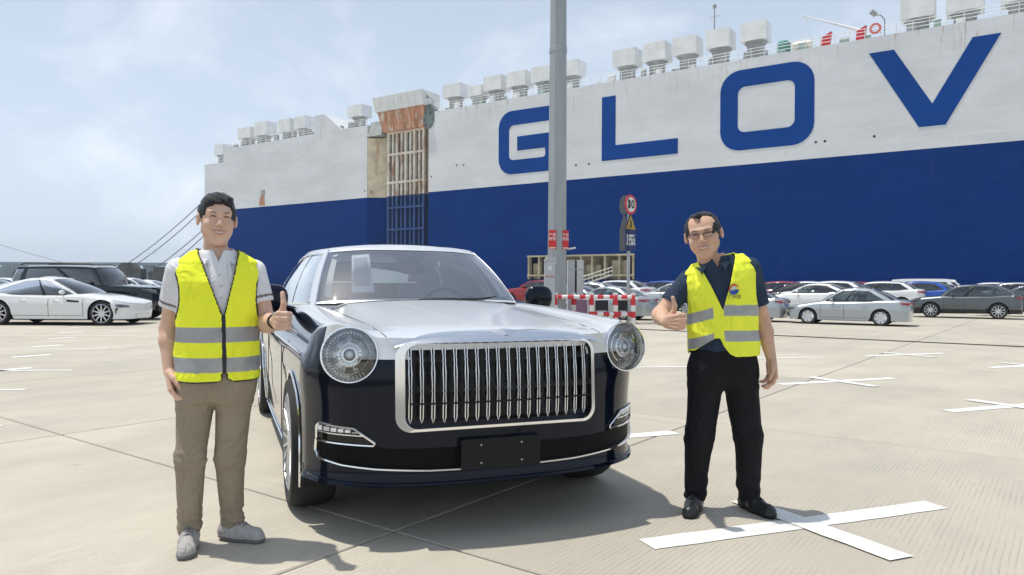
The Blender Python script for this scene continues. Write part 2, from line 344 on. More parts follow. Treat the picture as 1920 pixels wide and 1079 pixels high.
for k in range(7):       # rusty head box made of plates
    s0 = 90.3-k*9.2/7; s1 = s0-9.2/7+.06; t0 = 91.1-k*10.6/7; t1 = t0-10.6/7+.06
    p = MB(); p.hexa([HP(s0, -2.3, 27.), HP(s1, -2.3, 27.), HP(s1, -.1, 27.), HP(s0, -.1, 27.), HP(t0, -2.6, 30.3), HP(t1, -2.6, 30.3), HP(t1, .5, 30.3), HP(t0, .5, 30.3)]); sh(p, 'ramp_head_plate', M_rust)
    t0 = 91.3-k*11/7; t1 = t0-11/7+.05
    p = MB(); p.hexa([HP(t0, -3.2, 30.33), HP(t1, -3.2, 30.33), HP(t1, .9, 30.33), HP(t0, .9, 30.33), HP(t0+.2*(k == 0), -3.4, 32.7), HP(t1, -3.4, 32.7), HP(t1, 1.3, 32.7), HP(t0+.2*(k == 0), 1.3, 32.7)]); sh(p, 'ramp_hood_plate', M_vent)
p = MB(); p.hexa([HP(90.5, -.2, 28.2), HP(81, -.2, 28.2), HP(81, .25, 28.2), HP(90.5, .25, 28.2), HP(90.5, -.2, 28.5), HP(81, -.2, 28.5), HP(81, .25, 28.5), HP(90.5, .25, 28.5)]); sh(p, 'ramp_head_beam', M_rust)
p = MB(); Mx = Matrix.Translation(HP(79.9, -.4, 28.4)) @ Matrix.Rotation(math.atan2(SD.y, SD.x), 4, 'Z'); p.lathe([(.3, -.9), (2.0, -.8), (2.2, 0), (2.0, .5), (.3, .6)], 14, Mx @ Matrix.Scale(.62, 4, (1, 0, 0)), 'y'); sh(p, 'winch_drum', mat('dark_machinery', (.16, .20, .19), .7, var=.5, vscale=1.5), True)
p = MB(); p.hexa([HP(94, -2.3, 26.6), HP(90.5, -2.3, 26.6), HP(90.5, .2, 26.6), HP(94, .2, 26.6), HP(94, -2.3, 29.3), HP(90.5, -2.3, 29.3), HP(90.5, -.9, 29.3), HP(94, -.9, 29.3)]); sh(p, 'winch_platform', M_ventd)
# letters painted on plates of their own
def shape_letter(poly_list, nm='letter'):
    p = MB()
    for kind, *a in poly_list:
        if kind == 'p': p.prism(a[0], lambda s, z, d: HP(s, d, z), .01, .05)
        else: p.ringprism(a[0], a[1], lambda s, z, d: HP(s, d, z), .01, .05)
    return sh(p, nm, M_blue)
def sr(s0, s1, z0, z1, r): return [(s1-(x-s0), z) for x, z in rrect(s0, z0, s1, z1, r, 6)][::-1]
shape_letter([('p', [(48.2, 18.3), (48.2, 27.1), (46.1, 27.1), (46.1, 20.3), (37.1, 20.3), (37.1, 18.3)])])
shape_letter([('r', rrect(20.3, 17.9, 31.5, 27.8, 2.5), rrect(22.5, 20.1, 29.3, 25.7, .9))])
shape_letter([('p', [(14.5, 27.35), (9.5, 18.5), (7.0, 18.5), (2.1, 27.35), (4.6, 27.35), (8.25, 20.9), (12.0, 27.35)])])
def arc(cx, cz, r, a0, a1, n=6): return [(cx+r*math.cos(math.radians(a0+(a1-a0)*k/n)), cz+r*math.sin(math.radians(a0+(a1-a0)*k/n))) for k in range(n+1)]
gp = [(54.7, 27.1)]+arc(63.4, 24.8, 2.4, 90, 0)+arc(63.4, 20.1, 2.4, 0, -90)+arc(56.6, 19.6, 1.9, -90, -180)+[(54.7, 23.25), (62.4, 23.25), (62.4, 21.15), (57.5, 21.15)]+arc(57.9, 20.3, .5, 180, 270)+arc(63.1, 20.6, .8, 270, 360)+arc(63.1, 24.2, .8, 0, 90)+[(54.7, 25.0)]
shape_letter([('p', gp[::-1])])
# roof-top ventilators: hood boxes on round trunks
def vent(s1, s0, z0, z1, zt, deep=2.6, r=1.1):
    p = MB(); p.hexa([HP(s1, -1.5-deep, z0), HP(s0, -1.5-deep, z0), HP(s0, -1.5, z0), HP(s1, -1.5, z0), HP(s1, -1.5-deep, z1), HP(s0, -1.5-deep, z1), HP(s0, -1.5, z1), HP(s1, -1.5, z1)]); o = sh(p, 'ventilator_hood', M_vent)
    p = MB(); c = HP((s0+s1)/2, -1.5-deep/2, 0); p.lathe([(r*1.3, z0-.02), (r*1.15, z0-.25), (r, z0-.32), (r, zt)], 14, Matrix.Translation(c)); q = sh(p, 'ventilator_trunk', M_ventd, True)
vl = [(78.3, 74.7, 31.7, 33.6, 29), (73.1, 70.4, 31.2, 32.6, 29), (69.9, 66.5, 31.6, 33.6, 29), (65.5, 62.1, 31.6, 33.6, 29), (61.0, 57.7, 31.6, 33.6, 29), (56.3, 53.0, 31.7, 33.7, 29), (47.4, 44.0, 31.7, 33.8, 29), (42.9, 39.6, 31.7, 33.9, 29), (38.5, 35.3, 31.8, 33.9, 29), (34.0, 30.9, 31.9, 34.0, 29), (29.5, 26.4, 32.0, 34.1, 29), (11.6, 8.3, 31.2, 33.9, 29), (7.2, 3.7, 31.1, 34.0, 29), (2.2, -1.2, 31.1, 34.0, 29),
      (100.7, 97.0, 31.3, 33.1, 28.7), (115.4, 112.2, 30.9, 33.0, 28.7), (120.3, 116.6, 30.7, 33.0, 28.7), (127.8, 123.9, 30.9, 33.4, 28.7), (133.2, 129.0, 30.9, 32.8, 28.7), (141.3, 138.4, 28.3, 30.3, 26)]
for v in vl: vent(v[0], v[1], v[2]-.25, v[3], v[4])
# deck rails, posts, small gear
p = MB()
for (s0, s1, z) in ((-25, 79.5, 29.1), (94.3, 100.5, 28.7), (108, 135.5, 28.7), (136, 142, 26.)):
    for dz in (.45, .85, 1.2): p.tube([HP(s0, -.25, z+dz), HP(s1, -.25, z+dz)], .035, 4)
    for s in np.arange(s0, s1, 1.6): p.tube([HP(s, -.25, z), HP(s, -.25, z+1.2)], .04, 4)
sh(p, 'deck_railing', M_vent)
random.seed(3)
for s in np.arange(-20, 79, 2.3):
    if random.random() < .35: continue
    p = MB(); h = random.uniform(.5, 1.3); l = random.uniform(.4, 1.1); p.hexa([HP(s+l, -1.2, 29.1), HP(s, -1.2, 29.1), HP(s, -.6, 29.1), HP(s+l, -.6, 29.1), HP(s+l, -1.2, 29.1+h), HP(s, -1.2, 29.1+h), HP(s+.1, -.6, 29.1+h*.8), HP(s+l-.1, -.6, 29.1+h*.8)])
    sh(p, 'deck_locker', random.choice([M_ventd, M_vent, mat('deck_green', (.33, .45, .39), .7, var=.2)]))
for s in np.arange(96, 134, 2.6):
    p = MB(); h = random.uniform(.6, 1.5); p.hexa([HP(s+.9, -1.2, 28.7), HP(s, -1.2, 28.7), HP(s, -.6, 28.7), HP(s+.9, -.6, 28.7), HP(s+.9, -1.2, 28.7+h), HP(s, -1.2, 28.7+h), HP(s, -.6, 28.7+h), HP(s+.9, -.6, 28.7+h)]); sh(p, 'deck_locker', M_ventd)
p = MB(); p.lathe([(.0, 0), (.55, .05), (.6, .3), (.6, 1.9), (.55, 2.15), (0, 2.2)], 12, Matrix.Translation(HP(20.9, -1.3, 29.9)) @ Matrix.Rotation(math.atan2(SD.y, SD.x), 4, 'Z'), 'x'); sh(p, 'life_raft_canister', mat('canister', (.72, .68, .58), .5), True)
p = MB(); p.lathe([(.7, 29.1), (.8, 29.4), (.8, 30.6), (.5, 30.9)], 12, Matrix.Translation(HP(24.2, -1.4, 0))); sh(p, 'green_fan_unit', mat('teal_paint', (.10, .30, .26), .6, var=.2), True)
for s in (19.2, 15.5):
    p = MB(); p.hexa([HP(s+.5, -1.1, 29.2), HP(s-.4, -1.1, 29.2), HP(s-.4, -.5, 29.2), HP(s+.5, -.5, 29.2), HP(s+.4, -1.1, 30.3), HP(s-.6, -1.1, 30.8), HP(s-.6, -.5, 30.8), HP(s+.4, -.5, 30.3)]); sh(p, 'red_hydrant_box', M_red)
lr = [HP(13.9+.5*math.cos(a), -.12, 30.1+.5*math.sin(a)) for a in np.linspace(0, 2*PI, 17)[:-1]]
p = MB(); p.tube(lr, .12, 6, True); sh(p, 'lifebuoy', mat('lifebuoy_red', (.70, .16, .12), .5), True)
p = MB(); p.tube([HP(33.4, -3, 29), HP(33.4, -3, 37.4)], [.18, .07], 6); p.tube([HP(34.1, -3, 36.2), HP(32.7, -3, 36.2)], .05, 4); p.box((-.2, -.2, 0), (.2, .2, .4), Matrix.Translation(HP(33.4, -3, 37.3))); sh(p, 'light_mast', M_ventd)
p = MB(); p.tube([HP(15.8, -4, 29), HP(15.8, -4, 31.6)], .35, 8); p.tube([HP(15.8, -4, 31.2), HP(22.6, -4, 34.4)], [.25, .08], 5); p.tube([HP(22.3, -4, 34.3), HP(21.6, -4, 31.)], .025, 3); sh(p, 'deck_crane', M_vent)
for s, z in ((79.3, 29.1), (13., 29.1)):
    p = MB(); p.tube([HP(s, -.4, z), HP(s, -.4, z+1.9), HP(s+.4, -.2, z+2.4), HP(s+1.0, -.1, z+2.5)], .07, 5); p.box((-.35, -.2, -.2), (.35, .2, .2), Matrix.Translation(HP(s+1.1, 0, z+2.7)) @ Matrix.Rotation(.6, 4, 'Y')); sh(p, 'deck_lamp', M_ventd)
for s in np.arange(48, 53.5, 1.0): 
    pass
for s, z in ((52.3, 18.1), (50.2, 18.1), (20.1, 18.0), (19.1, 18.0), (13.9, 18.0), (79.3, 18.6), (72.6, 19.9), (74, 20.0), (93.0, 17.), (94.6, 17.3)):
    p = MB(); p.lathe([(.16, .0), (.16, .05)], 10, Matrix.Translation(HP(s, .0, z)) @ Matrix.Rotation(math.atan2(SD.y, SD.x)+PI, 4, 'Z'), 'y'); sh(p, 'hull_port', M_black)
p = MB(); p.hexa([HP(124.0, .01, 16.5), HP(122.2, .01, 16.3), HP(122.2, .05, 16.3), HP(124.0, .05, 16.5), HP(123.6, .01, 18.4), HP(122.4, .01, 18.4), HP(122.4, .05, 18.4), HP(123.6, .05, 18.4)]); sh(p, 'scupper_rust_patch', M_rust)
p = MB(); p.hexa([HP(123.5, .01, 18.4), HP(122.2, .01, 18.4), HP(122.2, .06, 18.4), HP(123.5, .06, 18.4), HP(123.5, .01, 19.4), HP(122.2, .01, 19.4), HP(122.2, .06, 19.4), HP(123.5, .06, 19.4)]); sh(p, 'scupper', M_ventd)
# side door with cream frames and a gangway
p = MB(); p.hexa([HP(60.39, -3.15, 1.95), HP(43.11, -3.15, 1.95), HP(43.11, -3.1, 1.95), HP(60.39, -3.1, 1.95), HP(60.39, -3.15, 5.39), HP(43.11, -3.15, 5.39), HP(43.11, -3.1, 5.39), HP(60.39, -3.1, 5.39)]); sh(p, 'side_door_lining', mat('door_lining', (.50, .43, .30), .8, var=.3, vscale=.8))
for s in (60.2, 58.4, 56.8, 54, 51.4, 49.6, 47.6, 45.4, 43.3):
    p = MB(); p.hexa([HP(s+.14, -.6, 1.95), HP(s-.14, -.6, 1.95), HP(s-.14, .1, 1.95), HP(s+.14, .1, 1.95), HP(s+.14, -.6, 5.4), HP(s-.14, -.6, 5.4), HP(s-.14, .1, 5.4), HP(s+.14, .1, 5.4)]); sh(p, 'door_frame_post', M_dcream)
for z in (2.5, 5.3): 
    p = MB(); p.hexa([HP(60.4, -.3, z-.12), HP(43.1, -.3, z-.12), HP(43.1, .2, z-.12), HP(60.4, .2, z-.12), HP(60.4, -.3, z+.12), HP(43.1, -.3, z+.12), HP(43.1, .2, z+.12), HP(60.4, .2, z+.12)]); sh(p, 'door_frame_beam', M_dcream)
for s0, s1, h in ((57.8, 56.9, 1.9), (50.9, 48.6, 2.0), (46.9, 44.3, 2.6), (59.9, 58.8, 2.3)):
    p = MB(); p.hexa([HP(s0, -1.8, 1.96), HP(s1, -1.8, 1.96), HP(s1, -.7, 1.96), HP(s0, -.7, 1.96), HP(s0, -1.8, 1.96+h), HP(s1, -1.8, 1.96+h), HP(s1, -.7, 1.96+h), HP(s0, -.7, 1.96+h)]); sh(p, 'door_machinery', M_dcream)
p = MB()
for dz in (0, .5, 1.0): p.tube([HP(52.5, 1.2, .7+dz), HP(45.8, 1.2, 2.6+dz)], .07, 4)
for t in np.linspace(0, 1, 12): p.tube([HP(52.5-6.7*t, 1.2, .7+1.9*t), HP(52.5-6.7*t, 1.2, 1.7+1.9*t)], .04, 4)
p.hexa([HP(52.5, .6, .55), HP(45.8, .6, 2.45), HP(45.8, 1.3, 2.45), HP(52.5, 1.3, .55), HP(52.5, .6, .75), HP(45.8, .6, 2.65), HP(45.8, 1.3, 2.65), HP(52.5, 1.3, .75)])
sh(p, 'gangway', mat('aluminium', (.62, .62, .58), .5, .2))

# ---------------------------------------------------------------- mooring ropes, far bridge and shore
M_rope = mat('rope', (.20, .21, .20), .9)
def rope(p0, p1, sag, r, label, grp):
    pts = []
    for t in np.linspace(0, 1, 24): q = p0.lerp(p1, t); q.z -= sag*4*t*(1-t); pts.append(q)
    o = MB().tube(pts, r, 5).build('mooring_rope', M_rope, None, True); tag(o, label, 'rope', grp)
rope(Vector((-67, 157.5, 17.3)), Vector((-114, 200, .6)), 1.6, .10, 'upper rope of the steeper pair running from the ship stern down past the left man', 'mooring ropes')
rope(Vector((-66.5, 157.5, 16.1)), Vector((-111.5, 199, .6)), 1.8, .10, 'lower rope of the steeper pair running from the ship stern down past the left man', 'mooring ropes')
rope(Vector((-66, 157, 12.0)), Vector((-98.5, 190, .6)), .8, .10, 'upper rope of the lower pair behind the shoulder of the left man', 'mooring ropes')
rope(Vector((-65.5, 157, 11.0)), Vector((-95.5, 189, .6)), .9, .10, 'lower rope of the lower pair behind the shoulder of the left man', 'mooring ropes')
rope(Vector((-155, 190, 18.6)), Vector((-111, 199, 4.0)), 1.0, .06, 'thin faint line sloping down across the sky at far left', 'mooring ropes')
bd = empty('bridge', (-400, 620, 0), 0, 'long low concrete bridge across the horizon at far left', 'bridge')
dk = MB(); dk.box((-700, -8, 14.6), (520, 8, 17.0)).build('deck', mat('bridge_concrete', (.36, .38, .38), .8), bd)
for k in range(14):
    x = -560+k*82; MB().box((x-4, -3, -3), (x+4, 3, 14.6)).build('pier', mat('bridge_concrete', (.3, .3, .3)), bd)
random.seed(5)
ft = MB()
for k in range(260):
    x = -1700+k*7.5; h = 10+5*math.sin(k*.13)*math.sin(k*.031)+random.uniform(0, 4)
    ft.lathe([(0, h), (4.5, h*.9), (6.5, h*.6), (6.5, -3)], 7, Matrix.Translation((x, 1050+random.uniform(-40, 40), 8.5 if k > 0 else 0)) @ Matrix.Scale(1, 4))
far = ft.build('distant_shore', mat('far_trees', (.10, .13, .10), .9, var=.3, vscale=.05), None, True); tag(far, kind='structure')
far2 = MB(); far2.box((-2500, 1010, -3), (400, 1200, 4)); tag(far2.build('far_bank', mat('far_bank', (.22, .25, .23), .9)), kind='structure')
# dark quay-side machinery behind the black off-roader
mach = empty('quay_machine', (-60, 118, 0), 0, 'low dark grey quay machine with frame beyond the black off-roader', 'machine')
Md = mat('machine_grey', (.10, .11, .11), .8, var=.3, vscale=.5)
MB().box((-3.4, -1, 0), (1.2, 1, 3.3)).build('housing', Md, mach)
q = MB(); q.hexa([(-2.9, -1, 3.3), (.5, -1, 3.3), (.5, 1, 3.3), (-2.9, 1, 3.3), (-1.7, -1, 4.3), (-.3, -1, 4.3), (-.3, 1, 4.3), (-1.7, 1, 4.3)]).build('cab', Md, mach)
MB().box((2.4, -1, 0), (6.6, 1, 2.9)).box((3.2, -.8, 2.9), (5.6, .8, 3.7)).build('engine_box', Md, mach)
MB().box((6.2, -1, 2.4), (10.8, 1, 2.75)).box((6.6, -1, 0), (6.9, 1, 3.7)).box((10.2, -1, 0), (10.5, 1, 3.7)).box((6.6, -1, 3.5), (10.5, 1, 3.7)).build('frame', mat('frame_light', (.45, .46, .44), .7), mach)
MB().box((-8, -1.2, 0), (12, 1.2, 1.5)).build('chassis', Md, mach)
for x in (-6, -4, 8, 10.4): MB().lathe([(.5, -.2), (.75, -.15), (.75, .15), (.5, .2)], 12, Matrix.Translation((x, -1.4, .75)), 'y').build('wheel', M_rubber, mach)

hz_ = MB().box((-1900, -60, -4.2), (1900, 1500, 60)).build('haze', None)
hz_.data.materials.clear(); hm = bpy.data.materials.new('haze'); hm.use_nodes = True; hn = hm.node_tree; hn.nodes.clear()
pv = N(hn, 'ShaderNodeVolumePrincipled'); pv.inputs['Color'].default_value = (.74, .87, 1., 1); pv.inputs['Density'].default_value = .00034; pv.inputs['Anisotropy'].default_value = .3
ho = N(hn, 'ShaderNodeOutputMaterial'); hn.links.new(pv.outputs[0], ho.inputs['Volume']); hz_.data.materials.append(hm); tag(hz_, kind='stuff')
# ---------------------------------------------------------------- cars
def paint(name, col, rough=.32, metal=0., coat=1., flake=0.):
    return mat(name, col, rough, metal, coat, .12, var=flake, vscale=1.2)
def glassmat(name, tint, op, rough=.02):
    m = bpy.data.materials.get(name)
    if m: return m
    m = bpy.data.materials.new(name); m.use_nodes = True; nt = m.node_tree; nt.nodes.clear(); o = N(nt, 'ShaderNodeOutputMaterial')
    tr = N(nt, 'ShaderNodeBsdfTransparent'); tr.inputs[0].default_value = (*tint, 1)
    gl = N(nt, 'ShaderNodeBsdfGlossy'); gl.inputs['Roughness'].default_value = rough; gl.inputs[0].default_value = (1, 1, 1, 1)
    fr = N(nt, 'ShaderNodeFresnel'); fr.inputs[0].default_value = 1.52; mx = N(nt, 'ShaderNodeMixShader')
    nt.links.new(mth(nt, 'ADD', mth(nt, 'MULTIPLY', fr.outputs[0], 1.6 if op > .01 else .8), op, clamp=True), mx.inputs[0])
    nt.links.new(tr.outputs[0], mx.inputs[1]); nt.links.new(gl.outputs[0], mx.inputs[2]); nt.links.new(mx.outputs[0], o.inputs[0])
    return m
M_glass = glassmat('car_glass', (.30, .36, .36), .04); M_dglass = glassmat('privacy_glass', (.05, .06, .06), .05)
M_rim = mat('alloy', (.62, .63, .65), .28, .9); M_dark = mat('dark_underbody', (.01, .01, .011), .8)
M_lampg = glassmat('lamp_glass', (.92, .94, .95), .03); M_tail = mat('tail_lamp', (.28, .012, .02), .15, coat=1.)

def shell(P):
    """half-body grid mirrored. P: front plan pts (x, y) from centre to side, side ys with width fn, rear plan pts; returns V, F, rows info"""
    front, rear, W = P['front'], P['rear'], P['W']; axles = P['axles']; R = P['archR']; zc = P['wheelz']
    y0, y1 = front[-1][1], rear[0][1]
    ys = set()
    for a in axles:
        for t in np.linspace(0, PI, 19): ys.add(round(a-R*math.cos(t), 4))
    for y in np.arange(y0, y1, .11):
        if all(abs(y-a) > R+.03 for a in axles): ys.add(round(float(y), 4))
    side = [(W(y), y) for y in sorted(ys) if y0 < y < y1]
    cols = [tuple(p) for p in front]+side+[tuple(p) for p in rear]
    n = len(cols); c = np.array(cols)
    t = np.gradient(c, axis=0); t /= np.linalg.norm(t, axis=1)[:, None]+1e-9; nr = np.stack([t[:, 1], -t[:, 0]], 1); nr[0] = (0, -1); nr[-1] = (0, 1)
    V = []; rowsS = P['nside']; tops = [0, .012, .03, .055, .09, .13, .18, .24, .32, .42, .54, .68, .84, 1.0]
    info = []
    for i, (x, y) in enumerate(cols):
        zb = P['zbot'](x, y)
        on_side = len(front) <= i < len(front)+len(side)
        if on_side:
            for a in axles:
                if abs(y-a) < R: zb = max(zb, zc+math.sqrt(max(0, R*R-(y-a)**2)))
        zs = P['zs'](x, y); col = []
        ins = .20 if on_side else .10
        col.append((x-nr[i, 0]*ins, y-nr[i, 1]*ins, zb+.0)); col.append((x-nr[i, 0]*.012, y-nr[i, 1]*.012, zb))
        for k in range(rowsS+1):
            z = zb+(zs-zb)*k/rowsS; z = max(z, zb+.004) if k == 0 else z; d = P['out'](z, y, on_side, x); col.append((x+nr[i, 0]*d, y+nr[i, 1]*d, z))
        xe, ye, ze = col[-1]
        for t_ in tops[1:]:
            xx = xe*(1-t_); yy = ye+(P['spine'](y)-ye)*t_*0; zz = P['top'](xx, ye)
            bl = min(1, (xe-xx)/.06) if on_side else min(1., t_/.03); bl = bl*bl*(3-2*bl)
            col.append((xx, yy, ze+(zz-ze)*bl))
        V.append(col)
    V = np.array(V); m = V.shape[1]
    return V, cols, nr, m
def grid_mesh(V):
    """V[i, j, 3] -> mirrored verts and quads"""
    n, m, _ = V.shape; idx = np.arange(n*m).reshape(n, m); A = V.reshape(-1, 3); B = A*np.array([-1, 1, 1])
    q = np.stack([idx[:-1, :-1], idx[1:, :-1], idx[1:, 1:], idx[:-1, 1:]], -1).reshape(-1, 4)
    return np.vstack([A, B]), np.vstack([q[:, ::-1], q+n*m])
def weld(o, d=.0006):
    import bmesh
    bm = bmesh.new(); bm.from_mesh(o.data); bmesh.ops.remove_doubles(bm, verts=bm.verts, dist=d); bmesh.ops.recalc_face_normals(bm, faces=bm.faces) if 0 else None
    bm.to_mesh(o.data); bm.free(); return o
def interp(pts):
    xs = [p[0] for p in pts]; c = [p[1] for p in pts]
    return lambda v: float(np.interp(v, xs, c))
def smooth_interp(pts):
    q = cr(pts, 8); return lambda v: float(np.interp(v, q[:, 0], q[:, 1]))
def wheel(parent, x, y, z, R, rimR, side, style, width=.22, rim=None, tyre=None):
    """wheel as a part: tyre, rim, spokes"""
    M0 = Matrix.Translation((x, y, z)) @ Matrix.Scale(side, 4, (1, 0, 0))
    w_ = width/2; q = MB(); q.lathe([(rimR*.98, -w_), (R*.93, -w_), (R*.985, -w_*.75), (R, -w_*.4), (R, w_*.4), (R*.985, w_*.78), (R*.95, w_*.98), (rimR*1.06, w_), (rimR*.98, w_*.9), (rimR*.98, -w_)], 40, M0, 'x', True)
    t = q.build('tyre', tyre or M_rubber, parent, True)
    q = MB(); q.lathe([(rimR*.99, w_*.93), (rimR*.93, w_*.99), (rimR*.90, w_*.75), (rimR*.86, -w_*.3), (.02, -w_*.35)], 40, M0, 'x', True)
    q.mi = [0]*40*2+[1]*40*2
    q.build('rim', [rim or M_rim, M_dark], t, True)
    n = {'multi': 20, 'ten': 10, 'five': 5, 'disc': 7}[style]; q = MB()
    for k in range(n):
        a = 2*PI*k/n; Rm = M0 @ Matrix.Rotation(a, 4, 'X'); wd0 = {'multi': .011, 'ten': .03, 'five': .055, 'disc': .05}[style]; wd1 = {'multi': .008, 'ten': .018, 'five': .03, 'disc': .075}[style]
        V = [(w_*.70, -wd0, .05), (w_*.70, wd0, .05), (w_*.88, wd1, rimR*.93), (w_*.88, -wd1, rimR*.93), (w_*.86, -wd0*.8, .05), (w_*.86, wd0*.8, .05), (w_*.99, wd1*.8, rimR*.93), (w_*.99, -wd1*.8, rimR*.93)]
        q.hexa([Rm @ Vector(v) for v in V])
    q.lathe([(.075, w_*.5), (.075, w_*.85), (.055, w_*.93), (.01, w_*.95)], 20, M0, 'x')
    o = q.build('spokes', rim or M_rim, t); o['kind'] = 'stuff'
    return t

def superbox(q, c, r, p=3., n=20, k=12, M=None):
    V = []
    for i in range(k+1):
        a = -PI/2+PI*i/k
        for j in range(n):
            b = 2*PI*j/n; d = np.array([math.cos(a)*math.cos(b), math.cos(a)*math.sin(b), math.sin(a)]); d = d/(np.sum(np.abs(d)**p))**(1/p); v = Vector(d*np.array(r)); V.append((M @ v if M else v)+Vector(c))
    return q.add(V, [(i*n+j, i*n+(j+1) % n, (i+1)*n+(j+1) % n, (i+1)*n+j) for i in range(k) for j in range(n)])
# ------------------------------------------------ the limousine (local: x to the picture's right, y towards its tail)
LTH = math.radians(21.5)
limo = empty('limousine', (-.087, 3.96, 0), LTH, 'long silver over navy limousine with round headlamps and upright chrome grille between the two men', 'car')
M_navy = paint('navy_lacquer', (.003, .006, .016), .12); M_navy.node_tree.nodes['Principled BSDF'].inputs['Coat IOR'].default_value = 1.27
M_silver = mat('silver_lacquer', (.72, .74, .76), .36, .30, .8, .5); M_silver.node_tree.nodes['Principled BSDF'].inputs['Coat Roughness'].default_value = .10
fr = cr([(0, -.155), (.28, -.147), (.52, -.108), (.72, -.03), (.86, .085), (.945, .24), (.968, .33)], 7)
rr = cr([(.965, 4.72), (.93, 5.02), (.82, 5.22), (.5, 5.33), (0, 5.36)], 5)
crown = smooth_interp([(-.3, 1.02), (-.1, 1.045), (.0, 1.075), (.15, 1.095), (.6, 1.115), (1.5, 1.15), (2.2, 1.125), (4.0, 1.07), (4.8, 1.05), (5.2, .98), (5.4, .93)])
hoodc = smooth_interp([(-.3, 1.0), (-.12, 1.035), (.0, 1.065), (.4, 1.10), (1.0, 1.15), (1.5, 1.185), (1.8, 1.18), (4.7, 1.12), (5.1, 1.08), (5.36, .98)])
def ltop(x, y):
    x = abs(x); c = crown(y)
    f = c-.16*max(0, (x-.80)/.165)**2.2-.035*min(1, max(0, (.80-x)/.14))**1.5 if x > .60 else c-.035
    h = hoodc(y)-.030*(x/.62)**2.4
    t = min(1, max(0, (x-.585)/.07)); t = t*t*(3-2*t)
    if y > 1.5: h = max(h, 1.10) 
    return h*(1-t)+f*t
LP = dict(front=fr, rear=rr, W=smooth_interp([(.3, .966), (1.2, .975), (2.5, .985), (4.0, .98), (4.8, .962)]), axles=[.78, 4.08], archR=.405, wheelz=.372, nside=15,
          zbot=lambda x, y: .285 if y < .34 else (.20 if y < 4.6 else .27), spine=lambda y: y,
          zs=lambda x, y: (.965 if y < .2 else .925),
          out=lambda z, y, s, x: (.02*max(0, 1-(z-.285)/.04) if y < .30 else 0)-.05*max(0, (z-.86)/.105)**2.5*(1 if y > .2 else .35)-(.03*max(0, (.5-z)/.3) if s and y > 1.25 and y < 4.6 else 0)+(.012*math.exp(-((z-.80)/.10)**2)),
          top=ltop)
Vb, cols, nrm, m = shell(LP)
Av, Af = grid_mesh(Vb)
cen = Av[Af].mean(1); jj = np.tile(np.tile(np.arange(m-1), len(cols)-1), 2)
z_, y_, x_ = cen[:, 2], cen[:, 1], abs(cen[:, 0])
mi = np.zeros(len(Af), int)                     # 0 navy, 1 silver, 2 dark
sil = (x_ < .875) & (z_ > .925); mi[sil] = 1
mi[(jj == 0)] = 2
# the front screen area below the cabin stays open under the glass
keep = ~((x_ < .50) & (y_ < 0) & (z_ > .62) & (z_ < .965)) & ~((y_ > 1.62) & (y_ < 4.6) & (x_ < .76) & (jj > 15))
body = mk('body', Av, Af[keep], [M_navy, M_silver, M_dark], limo, True, mi[keep]); weld(body)
body.data.set_sharp_from_angle(angle=math.radians(50))
MB().box((-.74, .6, .19), (.74, 5.1, .30)).build('underbody', M_dark, limo)
MB().hexa([Vector(v) for v in ((-.55, .40, .18), (.55, .40, .18), (.6, .6, .18), (-.6, .6, .18), (-.80, .16, .30), (.80, .16, .30), (.85, .6, .3), (-.85, .6, .3))]).build('valance', M_dark, limo)
def fpt(x, z, d=0.):
    """point on the front face at plan x, height z, d in front of it"""
    i = int(np.argmin(np.abs(cols_a[:60, 0]-abs(x)) + (cols_a[:60, 1] > .34)*9)); 
    xs = cols_a[:nf, 0]; yv = float(np.interp(abs(x), xs, cols_a[:nf, 1])); nx = float(np.interp(abs(x), xs, nrm[:nf, 0])); ny = float(np.interp(abs(x), xs, nrm[:nf, 1]))
    o = LP['out'](z, yv, False, x)+d
    return Vector((math.copysign(abs(x)+nx*o, x), yv+ny*o, z))
cols_a = np.array(cols); nf = len(fr)
# trim line along arches and sill
for sgn in (1, -1):
    e = [(sgn*(p[0]+.006), p[1], p[2]) for c_, p in zip(cols, Vb[:, 2]) if c_[1] > .30 and c_[1] < 4.7 and c_[0] > .9]
    o = MB().tube(e, .009, 6).build('chrome_trim', M_chrome, limo, True)
# lower front lip
lip = [fpt(x, .302+.012*(abs(x)/.94)**6, .016-.010*(abs(x)/.94)**6) for x in np.linspace(-.94, .94, 41)]
q = MB()
for a_, b2 in zip(lip[:-1], lip[1:]):
    q.hexa([a_+Vector((0, .14, -.02)), a_+Vector((0, -.012, -.004)), b2+Vector((0, -.012, -.004)), b2+Vector((0, .14, -.02)), a_+Vector((0, .14, .008)), a_+Vector((0, -.004, .006)), b2+Vector((0, -.004, .006)), b2+Vector((0, .14, .008))])
q.build('lip_spoiler', M_navy, limo, True)
